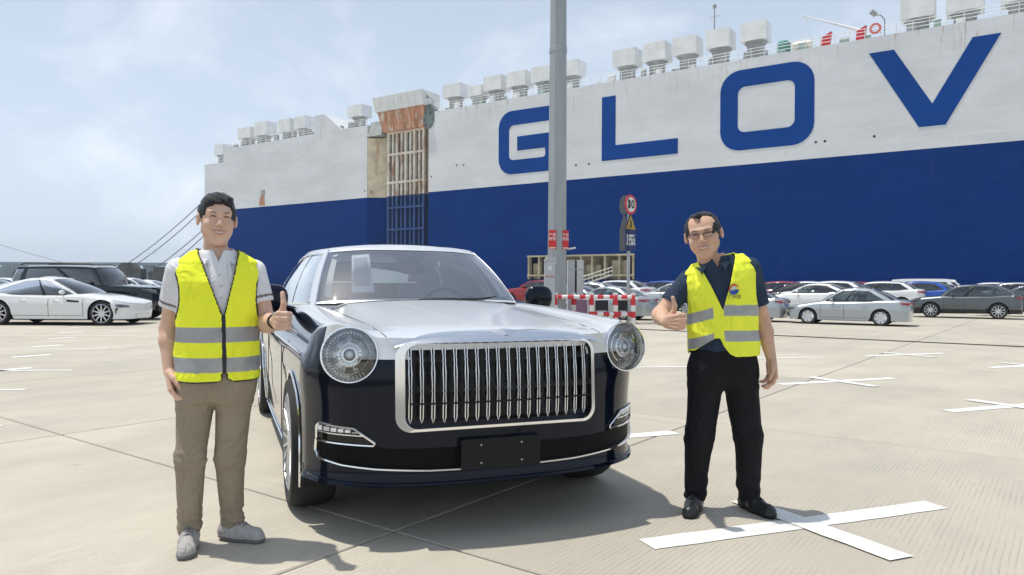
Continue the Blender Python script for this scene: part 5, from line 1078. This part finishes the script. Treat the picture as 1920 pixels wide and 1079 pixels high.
def head_mesh(seed, wide=1.):
    g = SG((-.115, -.145, -.215), (.115, .125, .15), .0030); A = g.add
    A(g.ell((0, .012, .035), (.078*wide, .096, .091))); A(g.ell((0, -.018, -.040), (.062*wide, .070, .076)), .03)
    A(g.rc((0, -.058, -.100), (0, -.060, -.106), .026), .03)
    for s in (-1, 1):
        A(g.rc((s*.046*wide, .004, -.056), (s*.015, -.056, -.106), .020, .017), .028); A(g.ell((s*.042*wide, -.058, -.030), (.024, .020, .022)), .022)
        A(g.rc((s*.010, -.083, .031), (s*.046, -.070, .033), .010, .010), .016)
        g.sub(g.ell((s*.031, -.100, .011), (.019, .020, .011)), .010); A(g.ell((s*.031, -.076, .012), (.0175, .0135, .0115)), .004)
        A(g.ell((s*.082*wide, .014, -.004), (.010, .019, .032)), .008); g.sub(g.ell((s*.088*wide, .006, .0), (.006, .009, .016)), .006)
    A(g.rc((0, -.086, .012), (0, -.105, -.026), .0078, .0115), .012)
    for s in (-1, 1): A(g.ell((s*.0125, -.098, -.031), (.0085, .010, .0075)), .006); g.sub(g.ell((s*.008, -.104, -.0385), (.0040, .006, .003)), .002)
    A(g.ell((0, -.078, -.064), (.034, .018, .024)), .014)
    arc_ = [(-.029, -.0800, -.0560), (-.016, -.0925, -.0610), (0, -.0965, -.0628), (.016, -.0925, -.0610), (.029, -.0800, -.0560)]; low = [(-.029, -.0800, -.0560), (-.018, -.0890, -.0690), (0, -.0935, -.0735), (.018, -.0890, -.0690), (.029, -.0800, -.0560)]
    for a, b in zip(arc_[:-1], arc_[1:]): A(g.rc(a, b, .0042, .0042), .004)
    for a, b in zip(low[:-1], low[1:]): A(g.rc(a, b, .0048, .0048), .004)
    mid = [((a[0]+b[0])/2*.95, a[1]-.002, (a[2]+b[2])/2) for a, b in zip(arc_, low)]
    for a, b in zip(mid[:-1], mid[1:]): g.sub(g.rc(a, b, .0030 if abs(a[0]) > .02 else .0036, .0030 if abs(b[0]) > .02 else .0036), .001)
    for s in (-1, 1): g.sub(g.rc((s*.026, -.088, -.030), (s*.040, -.080, -.062), .0022), .006)
    A(g.rc((0, .022, -.06), (0, .034, -.21), .055, .058), .03)
    V, F = g.poly(); V = relax(V, F, 2, .35); c = V[F].mean(1)
    lip = np.zeros(len(F), int); dl = np.min([np.linalg.norm(c-np.array(p), axis=1) for q in (arc_, low) for a, b in zip(q[:-1], q[1:]) for t in (0, .25, .5, .75) for p in [np.array(a)*(1-t)+np.array(b)*t]], 0)
    lip[(dl < .0068)] = 1; dm = np.min([np.linalg.norm(c-(np.array(a)*(1-t)+np.array(b)*t), axis=1) for a, b in zip(mid[:-1], mid[1:]) for t in (0, .25, .5, .75)], 0); lip[(dm < .0050) & (c[:, 1] > -.0975)] = 2
    return V, F, lip
def hair_mesh(style, wide=1.):
    g = SG((-.11, -.13, -.10), (.11, .13, .16), .0032); top = .010 if style == 'full' else .005
    g.add(g.ell((0, .014, .038), (.0815*wide+.001, .1005, .0925+top)))
    if style == 'full':
        g.add(g.ell((0, -.020, .093), (.070, .070, .040)), .02); k0 = ((np.abs(g.X-.002)/.070)**3.2+(np.abs(g.Y+.13)/.092)**2.5+(np.abs(g.Z-.0)/.086)**3.2)**(1/3.); g.sub(((k0-1)*.07).astype(np.float32), .006)
    else:
        g.sub(g.ell((0, -.125, .02), (.075, .085, .080)), .008)
        for s in (-1, 1): g.sub(g.ell((s*.040, -.085, .080), (.034, .075, .048)), .008)
        g.add(g.ell((-.008, -.045, .116), (.020, .030, .015)), .014)
    g.sub(g.rc((0, -.10, -.06), (0, -.02, -.075), .085), .006); g.d = np.maximum(g.d, -(g.Z+.045+np.clip(g.Y-.03, -.05, .1)*.3))
    for s in (-1, 1): g.sub(g.ell((s*.084*wide, .010, -.010), (.020, .026, .036)), .004)
    g.d = g.d+g.noise(22, .0026, 3, (1, .30, .6))+g.noise(58, .0019, 5, (1, .25, .5)); V, F = g.poly(); return relax(V, F, 1, .3), F
class Torso:
    """cross-section body in a frame with yaw; z -> centre and radii"""
    def __init__(s, secs, spine, yaw, tilt): s.secs = np.array(secs); s.spine = np.array(spine); s.yaw = yaw; s.tilt = tilt
    def loc(s, X, Y, Z):
        cx = np.interp(Z, s.spine[:, 0], s.spine[:, 1]); cy = np.interp(Z, s.spine[:, 0], s.spine[:, 2]); x = X-cx; y = Y-cy; c, n = math.cos(s.yaw), math.sin(s.yaw)
        u = x*c+y*n; v = -x*n+y*c; w = Z-s.tilt*u*np.clip((Z-1.0)/.3, 0, 1); return u, v, w
    def sdf(s, g, grow=0., wr=0.):
        u, v, w = s.loc(g.X, g.Y, g.Z); rx = np.interp(w, s.secs[:, 0], s.secs[:, 1])+grow; ry = np.interp(w, s.secs[:, 0], s.secs[:, 2])+grow; rx = np.maximum(rx, .004); ry = np.maximum(ry, .004)
        k = ((np.abs(u)/rx)**2.3+(np.abs(v)/ry)**2.3)**(1/2.3); d = (k-1)*np.minimum(rx, ry); return g.fix(np.maximum(d, w-s.secs[-1, 0]-grow).astype(np.float32))
def limb_cut(g, a, b, t, d0=0.):
    """half-space beyond fraction t from a to b (positive beyond)"""
    a = np.array(a); b = np.array(b); n = (b-a)/np.linalg.norm(b-a); p = a+(b-a)*t; return (g.X-p[0])*n[0]+(g.Y-p[1])*n[1]+(g.Z-p[2])*n[2]
SECS = [(.70, .135, .085), (.78, .160, .108), (.84, .168, .118), (.92, .170, .120), (1.02, .168, .118), (1.12, .176, .120), (1.22, .186, .122), (1.30, .190, .115), (1.35, .184, .102), (1.39, .160, .088), (1.42, .118, .078), (1.45, .078, .070), (1.49, .060, .060)]
def put(o, root): o.parent = root; return o
def man(root, S):
    Xw = Matrix.Identity(4); T = Torso(S['secs'], S['spine'], S['yaw'], S['tilt']); J = S['J']; lo = (-.62, -.42, .0); skin = skinmat(S['skin'][0], S['skin'][1])
    # --- skin: head with neck, both arms with hands, one mesh
    hv, hf, lip = head_mesh(1, S['wide']); HZ = np.array([1, 1, S['hz']]); hv = hv*HZ*S['hs']; Rh = Matrix.Rotation(S['hyaw'], 3, 'Z') @ Matrix.Rotation(S['htilt'], 3, 'Y') @ Matrix.Rotation(S['hnod'], 3, 'X'); Rn = np.array(Rh); hc = np.array(S['head'])
    toW = lambda v: np.asarray(v)*S['hs']@Rn.T+hc if not isinstance(v, np.ndarray) else v@Rn.T+hc
    hv = hv@Rn.T+hc; Vs = [hv]; Fs = [hf]; M = [lip]; n = len(hv)
    for side, k in ((-1, 'R'), (1, 'L')):
        v, f = arm_mesh(J['sh'+k], J['el'+k], J['wr'+k], S['hand'+k][0], S['hand'+k][3], S['hand'+k][1], S['hand'+k][2]); Vs.append(v); Fs.append(f+n); n += len(v); M.append(np.zeros(len(f), int))
    g = SG((-.3, -.2, .84), (.3, .2, 1.5), .010); g.d = T.sdf(g, -.018); v, f = g.poly(); Vs.append(v); Fs.append(f+n); M.append(np.zeros(len(f), int))
    lipm = mat('lips_'+S['skin'][0], (S['skin'][1][0]*.80, S['skin'][1][1]*.52, S['skin'][1][2]*.58), .4); mouthm = mat('mouth_inside', (.42, .36, .33), .4)
    body = npmesh('person', np.vstack(Vs), np.vstack(Fs), [skin, lipm, mat('teeth', (.66, .60, .52), .3)], None, True, np.concatenate(M)); body.location = root; tag(body, S['label'], 'person'); B = body
    hm, hf2 = hair_mesh(S['hair'], S['wide']); hm = hm*HZ*S['hs']@Rn.T+hc; npmesh('hair', hm, hf2, mat('hair_black', (.012, .012, .014), .38, bump=.8, bscale=220), B)
    pt = lambda x, y, z: Vector(tuple(np.array([x*(1+.6*(S['wide']-1)), y, z*S['hz']])*S['hs']@Rn.T+hc))
    Mb = mat('brow_dark', (.075, .052, .042), .8)
    for s in (-1, 1):
        q = MB(); q.tube([pt(s*.014, -.0925, .0275), pt(s*.027, -.0905, .0330), (pt(s*.040, -.0835, .0330)), pt(s*.048, -.0755, .0285)], [.0012, .0022, .0020, .0008], 6); q.build('eyebrow', Mb, B, True)
        q = MB(); q.tube([pt(s*.017, -.0865, .0110), pt(s*.024, -.0895, .0125), pt(s*.031, -.0905, .0130), pt(s*.038, -.0885, .0122), pt(s*.0455, -.082, .0095)], [.0014, .0026, .0031, .0026, .0010], 6); q.build('eye', mat('eye_dark', (.012, .010, .010), .2), B, True)
    # --- shirt
    g = SG((-.50, -.32, .80), (.42, .22, 1.50), .0048); d = T.sdf(g, .004)
    for k in 'RL':
        a, b = np.array(J['sh'+k]), np.array(J['el'+k]); e = a+(b-a)*S['sleeve']; sl = g.rc(a, e+(b-a)*.25, .060, .064); sl = np.maximum(sl, limb_cut(g, a, b, S['sleeve'])); d = smin(d, sl, .035)
    d = np.maximum(d, S['shirt_z']-g.Z); u, v, w = T.loc(g.X, g.Y, g.Z); vd = np.maximum(np.abs(u)-np.clip((w-1.392)*.40, 0, .05), v); g.d = np.maximum(d, -np.maximum(vd-.0, 1.392-w)); g.d = np.maximum(g.d, w-1.452)
    g.d = g.d+g.noise(7, .0022, 11, (1, 1, .6)); V, F = g.poly(); V = relax(V, F, 2, .4); c = V[F].mean(1); mi = np.zeros(len(F), int)
    if S.get('band'):
        for k in 'RL': 
            a, b = np.array(J['sh'+k]), np.array(J['el'+k]); L = np.linalg.norm(b-a); n_ = (b-a)/L; t = (c-a)@n_; near = np.linalg.norm((c-a)-t[:, None]*n_, axis=1) < .085; mi[near & (t > L*S['sleeve']-.034) & (t < L*S['sleeve']-.022)] = 1
    npmesh('shirt', V, F, [S['shirtm'], mat('sleeve_band', (.20, .17, .17), .8)], B, True, mi)
    # collar: a standing band with two turned flaps
    nb = np.array(S['neck']); q = MB(); 
    ring_ = []; 
    for k in range(25):
        a = math.radians(-62+304*k/24-0); x, y = .069*math.sin(a+PI)*1.0, 0
        a = math.radians(28+304*k/24-90+0); ring_.append((math.cos(a), math.sin(a)))
    V = []; yv = S['yaw']; rot = lambda x, y: (x*math.cos(yv)-y*math.sin(yv), x*math.sin(yv)+y*math.cos(yv)); tz = S['tilt']
    for k, (cx_, cy_) in enumerate(ring_):
        f = abs(k-12)/12; sg_ = 1 if k > 12 else -1; t = max(0, (f-.55)/.45); t = t*t*(3-2*t)
        P4 = [(.060*cx_, .062*cy_, .040-.045*f**2), (.074*cx_, .074*cy_-.004*f, .038-.048*f**2), (.112*cx_*(1-t)+math.copysign(.060, cx_)*t, .106*cy_*(1-t)-.136*t, .016-.010*f-.062*t), (.108*cx_*(1-t)+math.copysign(.058, cx_)*t, .102*cy_*(1-t)-.132*t, .011-.010*f-.062*t)]
        for x, y, z in P4: x2, y2 = rot(x, y); V.append((nb[0]+x2, nb[1]+y2, nb[2]+z+tz*x))
    o = mk('collar', V, [(4*k+j, 4*k+4+j, 4*k+5+j, 4*k+1+j) for k in range(24) for j in range(3)], S['collarm'], B, True)
    so = o.modifiers.new('th', 'SOLIDIFY'); so.thickness = .004
    for (z_, dx) in S.get('buttons', ()):
        u0 = dx; yy = -.125; x, y = rot(u0, yy); sp = np.interp(z_, T.spine[:, 0], T.spine[:, 1]); q = MB(); superbox(q, (sp+x, y, z_), (.005, .003, .005), 2, 8, 5); q.build('button', M_grey, B, True)
    # --- vest
    g = SG((-.36, -.30, .74), (.30, .24, 1.52), .0040); u, v, w = T.loc(g.X, g.Y, g.Z); vm = S['vest']
    loose = vm.get('loose', .016)+.012*np.clip((1.15-w)/.3, 0, 1); fold = np.abs(g.noise(3.2, 1., S['seed']+2, (1, 1, .8)))*.009*np.clip((1.40-w)/.25, .25, 1.); d = T.sdf(g, 0.)-loose-.010+fold+g.noise(4.5, .0030, S['seed'], (1, 1, .45))+g.noise(11, .0016, S['seed']+1, (1, 1, .5)); d = np.maximum(d, -(d+.007))
    fr_ = v < 0; vz = vm['v']; hw = np.interp(w, [vz[0], vz[1], 1.43, 1.50], [vm.get('gap0', 0), 0.0, vz[2], vz[2]+.006]); vx = np.interp(w, [vz[0], vz[1], 1.44], [vm['vx'][0], vm['vx'][1], 0.]); cut = np.where(fr_, np.abs(u-vx)-hw, 9.); cut = np.where((w < vz[1]) & (w > vm['open_z']), 9., cut)
    neck = np.sqrt(u**2+(v+.004)**2)-(vz[2]-.006); neck = np.where(w > 1.36, neck, 9.); neck = np.minimum(neck, 1.462-w); cutn = np.minimum(cut, neck)
    arm = np.full(d.shape, 9., np.float32)
    for s in (-1, 1):
        k0 = np.sqrt(((u-s*vm['ax'])/vm['ar'][0])**2+((w-vm['az'])/vm['ar'][1])**2); arm = np.minimum(arm, (k0-1)*vm['ar'][0])
    hem = vm['hem'](u, v)-g.Z*1.0 if False else w*0+vm['hem'](u, v)-g.Z
    allc = np.minimum(np.minimum(cutn, arm), -hem); g.d = np.maximum(d, -allc).astype(np.float32)
    V, F = g.poly(); V = relax(V, F, 2, .3); c = V[F].mean(1); cu, cv, cw = T.loc(c[:, 0], c[:, 1], c[:, 2])
    ii = np.clip(np.round((c-g.lo)/g.h).astype(int), 0, np.array(g.X.shape)-1); edge = np.abs(allc[ii[:, 0], ii[:, 1], ii[:, 2]])
    cls = np.zeros(len(F), int)
    for b0, b1, sl in vm['bands']:
        zc_ = c[:, 2]-np.where((cu < vm['vx'][1]) & (cv < 0), sl*np.abs(cu-vm['vx'][1]-0), 0)*-1; 
        cls[(zc_ > b0) & (zc_ < b1) & ~((cv < 0) & (cu > vm['flap'][0]) & (cu < vm['flap'][1]))] = 1 if b0 > vm['bands'][1][1] else 2
    if vm['binding']:
        cls[edge < .0062] = 3; cls[(edge < .0062) & (cu > .026)] = 5; vxc = np.interp(cw, [vz[0], vz[1]], vm['vx']); cls[(cv < 0) & (np.abs(cu-vxc) < .0095) & (cw < vz[1]+.02)] = 4
    My, Mr = S['vestm'], mat('reflective_tape', (.36, .37, .38), .42, .25, var=.10, vscale=14, bump=.3, bscale=300)
    v0, f0 = subset(V, F, cls == 0); ve = npmesh('vest', v0, f0, My, B)
    for k_, nm2, m_ in ((1, 'reflective_strip', Mr), (2, 'reflective_strip', Mr), (3, 'binding', mat('binding_black', (.03, .03, .032), .8)), (5, 'binding', mat('binding_black', (.03, .03, .032), .8)), (4, 'zip', mat('zip_black', (.018, .02, .03), .6))):
        if (cls == k_).any(): v1, f1 = subset(V, F, cls == k_); o_ = npmesh(nm2, v1, f1, m_, ve); o_['kind'] = 'stuff' if nm2 == 'binding' else 'thing'
    # --- trousers
    g = SG((-.34, -.24, .06), (.34, .28, .96), .0052); H = J
    d = T.sdf(g, .008); d = np.maximum(d, g.Z-.93); d = smin(d, 9+0*d, .001)
    pel = np.maximum(d, .73-g.Z)
    L = None
    for k in 'RL':
        hp, kn, an = [np.array(J[x+k]) for x in ('hip', 'kn', 'an')]; mid_ = (hp+kn)/2
        l = smin(g.rc(hp, kn, S['leg'][0], S['leg'][1]), g.rc(kn, an, S['leg'][1], S['leg'][2]), .03); l = np.maximum(l, J['an'+k][2]-.045-g.Z+.12*(g.Y-an[1]))
        nz = np.clip(1-np.abs(g.Z-kn[2])/.12, 0, 1)*.55+np.clip(1-(g.Z-.10)/.16, 0, 1)+np.clip(1-np.abs(g.Z-hp[2]+.06)/.12, 0, 1)*.5
        l = l+(g.noise(9, .0052, S['seed']+7, (.5, .5, 2.0))+g.noise(17, .0026, S['seed']+9, (.5, .5, 1.7)))*nz+g.noise(5, .0028, S['seed']+3, (1, 1, .4)); L = l if L is None else smin(L, l, .012)
    g.d = smin(pel, L, .075).astype(np.float32); V, F = g.poly(); V = relax(V, F, 2, .4); tr = npmesh('trousers', V, F, S['trm'], B)
    # --- shoes
    for k in 'RL':
        an = np.array(J['an'+k]); toe = np.array(J['toe'+k]); hd = toe-an; hd[2] = 0; ln = np.linalg.norm(hd); hd /= ln; sd = np.array([-hd[1], hd[0], 0]); heel = an-hd*.055; heel[2] = 0
        lo_ = np.minimum(heel, toe)-.09; hi_ = np.maximum(heel, toe)+.09; g = SG((lo_[0], lo_[1], -.002), (hi_[0], hi_[1], .17), .0030)
        P_ = lambda a, z, s=0.: heel+hd*a*(ln+.055)+sd*s+np.array([0, 0, z]); d = g.rc(P_(.10, .044), P_(.45, .042), .044, .044); d = smin(d, g.rc(P_(.45, .034), P_(.84, .030), .044, .038), .02); d = smin(d, g.rc(P_(.80, .030, .008), P_(.88, .026, -.004), .036, .030), .015)
        d = smin(d, g.rc(P_(.16, .06), P_(.18, S['shoe_h']), .036, .040), .02); d = smin(d, g.rc(P_(.25, .075), P_(.62, .050), .030, .026), .02); d = d+g.noise(14, .0012, 4); d = np.maximum(d, -(g.Z-.001)); sole = np.maximum(d-.004, g.Z-.022)
        g.d = np.minimum(np.maximum(d, .018-g.Z), sole).astype(np.float32); V, F = g.poly(); V = relax(V, F, 1, .3); c = V[F].mean(1); up = c[:, 2] > .0235
        v0, f0 = subset(V, F, up); s0 = npmesh('shoe', v0, f0, S['shoem'], B); v1, f1 = subset(V, F, ~up); npmesh('sole', v1, f1, S['solem'], s0)
        q = MB()
        for t in (.32, .40, .48, .56):
            zt_ = .122-.100*(t-.25); q.tube([Vector(P_(t, zt_-.016, -.024)), Vector(P_(t+.02, zt_+.002, 0)), Vector(P_(t, zt_-.016, .024))], .0045, 5)
        if S['laces']: q.tube([Vector(P_(.30, .116, -.004)), Vector(P_(.27, .124, -.026)), Vector(P_(.34, .100, -.044))], .0040, 4).tube([Vector(P_(.30, .116, .004)), Vector(P_(.27, .124, .026)), Vector(P_(.34, .100, .044))], .0040, 4)
        o = q.build('laces', S['lacem'], s0, True); o['kind'] = 'stuff'
    return B, T, pt, ve
hem1 = lambda u, v: .822+np.where(v < 0, .022*np.clip(1-np.abs(np.abs(u-.036)-.0)/.045, 0, 1)**1.5, 0)
M_vest1 = cloth('vest_yellow', (.93, 1.0, .05), .03, .75, 300, .2); M_vest2 = cloth('vest_lime', (.92, 1.0, .07), .04, .75, 300, .2)
M1 = dict(label='man in yellow vest, white polo and beige trousers giving a thumbs-up beside the limousine', secs=[(z, rx*.97, ry) for z, rx, ry in SECS], spine=[(.7, -.03, .03), (.9, -.02, .02), (1.15, -.012, .0), (1.5, -.010, .0)], yaw=math.radians(23), tilt=0., skin=('skin_light', (.66, .43, .32)), wide=1.08, hz=.97, hs=.975,
    head=(-.010, -.012, 1.602), hyaw=math.radians(29), htilt=math.radians(2), hnod=math.radians(2), neck=(-.012, .012, 1.430), hair='full',
    J=dict(shR=(-.178, -.055, 1.352), elR=(-.262, .03, 1.07), wrR=(-.232, -.03, .862), shL=(.140, .065, 1.352), elL=(.205, .06, 1.095), wrL=(.315, -.14, 1.118),
           hipR=(-.115, .02, .80), knR=(-.143, -.0, .445), anR=(-.163, .045, .105), toeR=(-.098, -.165, 0), hipL=(.055, .05, .80), knL=(.022, .075, .44), anL=(.012, .13, .105), toeL=(.185, .085, 0)),
    handR=('relax', (.30, -.25, -1), (.3, -1, -.1), 1), handL=('thumb', (.42, -.80, .05), (.05, 0, 1), 1), sleeve=.60, shirt_z=.80, band=True, shirtm=cloth('polo_white', (.74, .74, .76), .03), collarm=cloth('polo_white', (.74, .74, .76), .03), buttons=((1.335, .004), (1.28, .008), (1.225, .012)),
    vest=dict(v=(.80, 1.135, .086), vx=(.030, .022), gap0=.012, open_z=.865, ax=.238, az=1.232, ar=(.064, .150), hem=hem1, bands=((1.014, 1.086, 0), (.872, .942, 0)), flap=(9, 9), binding=True, loose=.0145), vestm=M_vest1, seed=5,
    trm=cloth('khaki_twill', (.31, .26, .19), .06, .9, 420, .25), leg=(.094, .069, .057), shoem=cloth('shoe_grey', (.44, .42, .40), .08, .8), solem=mat('sole_grey', (.16, .16, .16), .8), lacem=mat('lace_grey', (.20, .20, .20), .8), laces=True, shoe_h=.105)
B1, T1, pt1, ve1 = man((-1.42, 3.60, 0), M1)
br1 = MB(); wr = np.array(M1['J']['wrL']); fo = np.array(M1['J']['wrL'])-np.array(M1['J']['elL']); fo /= np.linalg.norm(fo); a1 = np.cross(fo, (0, 0, 1)); a1 /= np.linalg.norm(a1); a2 = np.cross(fo, a1)
br1.tube([Vector(wr-fo*.012+(a1*math.cos(t)+a2*math.sin(t))*.033) for t in np.linspace(0, 2*PI, 17)[:-1]], .005, 6, True); tag(br1.build('bracelet', mat('bracelet_dark', (.04, .03, .028), .5), None, True), 'dark bead bracelet on the wrist of the left man\'s raised thumb', 'bracelet').location = (-1.42, 3.60, 0)
def hem2(u, v):
    a = np.interp(u, [-.22, -.16, -.07, -.045, -.02, .0, .03, .06, .22], [.915, .925, .985, 1.0, 1.0, .955, .915, .90, .905]); return np.where(v < 0, a, .90)
S2 = [(z, rx*1.0, ry) for z, rx, ry in SECS]
M2 = dict(label='man in glasses, yellow vest over navy shirt and black trousers giving a thumbs-up at right', secs=S2, spine=[(.7, -.03, .04), (.9, -.030, .02), (1.15, -.045, .0), (1.3, -.060, -.01), (1.5, -.095, -.02)], yaw=math.radians(-14), tilt=.21, skin=('skin_warm', (.62, .39, .27)), wide=1.16, hz=.93, hs=1.05,
    head=(-.170, -.055, 1.578), hyaw=math.radians(-21), htilt=math.radians(-9), hnod=math.radians(7), neck=(-.102, -.012, 1.425), hair='thin',
    J=dict(shR=(-.228, .035, 1.325), elR=(-.400, .01, 1.125), wrR=(-.415, -.23, 1.095), shL=(.095, -.05, 1.395), elL=(.198, .04, 1.09), wrL=(.232, -.02, .872),
           hipR=(-.120, .03, .80), knR=(-.170, .01, .43), anR=(-.180, .05, .105), toeR=(-.265, -.135, 0), hipL=(.065, .03, .80), knL=(.112, .02, .43), anL=(.132, .06, .105), toeL=(.215, -.13, 0)),
    handR=('thumb', (.62, -.70, .06), (-.05, .0, 1), 1), handL=('relax', (.02, -.05, -1), (.25, -1, 0), -1), sleeve=.66, shirt_z=.87, band=False, shirtm=cloth('shirt_navy', (.032, .052, .085), .15), collarm=cloth('collar_navy', (.08, .11, .15), .1),
    vest=dict(v=(.80, 1.16, .100), vx=(-.02, .0), gap0=0., open_z=.5, ax=.245, az=1.225, ar=(.058, .152), hem=hem2, bands=((1.128, 1.188, .30), (.985, 1.045, .30)), flap=(-.052, .004), binding=False), vestm=M_vest2, seed=23,
    trm=cloth('black_trousers', (.012, .012, .014), .1, .75), leg=(.102, .078, .066), shoem=mat('shoe_black', (.018, .019, .022), .35, var=.1, bump=.1, bscale=40), solem=mat('sole_black', (.012, .012, .012), .7), lacem=mat('lace_black', (.01, .01, .01), .7), laces=True, shoe_h=.10)
B2, T2, pt2, ve2 = man((1.245, 4.22, 0), M2)
gl = empty('glasses', (1.245, 4.22, 0), 0, 'thin dark framed glasses on the nose of the right man', 'glasses')
Mf = mat('glasses_frame', (.03, .022, .02), .35); rim_ = {}
for s in (-1, 1):
    q = MB(); loop = [(s*.032+.0225*math.cos(a)*(1 if abs(math.cos(a)) < .8 else 1.02), -.112+.004*abs(math.cos(a)), .006+.0155*math.sin(a)) for a in np.linspace(0, 2*PI, 21)[:-1]]; P_ = [pt2(*p) for p in loop]
    q.tube(P_, [.0020 if p[2] > .004 else .0008 for p in loop], 5, True); q.build('rim', Mf, gl, True); V = P_; mk('lens', V, [tuple(range(20))], glassmat('lens_glass', (.86, .84, .92), .0), gl)
    q = MB(); q.tube([pt2(s*.0545, -.110, .012), pt2(s*.066, -.095, .014), pt2(s*.080, -.02, .012), pt2(s*.083, .01, .008)], .0016, 5); q.build('temple', Mf, gl, True)
q = MB(); q.tube([pt2(-.010, -.112, .012), pt2(0, -.115, .014), pt2(.010, -.112, .012)], .0018, 5); q.build('bridge', Mf, gl, True)
# badge printed on the right man's vest: red and blue swirl over a line of characters
def on_vest(u, z, off=.0305):
    lo_ = Vector((0, 0, 0)); w = z; rx = np.interp(w, T2.secs[:, 0], T2.secs[:, 1])+off; ry = np.interp(w, T2.secs[:, 0], T2.secs[:, 2])+off
    v = -ry*(max(0, 1-(abs(u)/rx)**2.3))**(1/2.3); Z = w+T2.tilt*u*min(1, max(0, (w-1.0)/.3)); cx = np.interp(Z, T2.spine[:, 0], T2.spine[:, 1]); cy = np.interp(Z, T2.spine[:, 0], T2.spine[:, 2]); c, n = math.cos(T2.yaw), math.sin(T2.yaw)
    return Vector((cx+u*c-v*n, cy+u*n+v*c, Z))
bd_ = bpy.data.objects.new('badge', None); C.objects.link(bd_); bd_.parent = B2
def patch(pts, m_, nm, off): return mk(nm, [on_vest(u, z, off) for u, z in pts], [tuple(range(len(pts)))], m_, bd_)
cb_ = (.066, 1.262)
for nm, a0, a1, r0, r1, col in (('red_arc', 60, 190, .020, .028, (.60, .05, .04)), ('blue_arc', 185, 350, .006, .028, (.03, .08, .35)), ('orange_arc', 20, 60, .020, .028, (.65, .30, .04)), ('white_swirl', 0, 200, .0, .017, (.6, .6, .6))):
    A_ = np.radians(np.linspace(a0, a1, 12)); pts = [(cb_[0]+r1*math.cos(a), cb_[1]+r1*math.sin(a)) for a in A_]+[(cb_[0]+r0*math.cos(a), cb_[1]+r0*math.sin(a)) for a in A_[::-1]]
    patch(pts, mat('badge_'+nm, col, .6), nm, .036)
cbp = on_vest(.066, 1.222, .037); text('badge_text', '广州港', .024, Matrix.Translation(cbp) @ Matrix.Rotation(M2['yaw']+.28, 4, 'Z') @ Matrix.Rotation(PI/2-.06, 4, 'X'), mat('badge_ink', (.03, .05, .06), .6), bd_, ext=.0005)
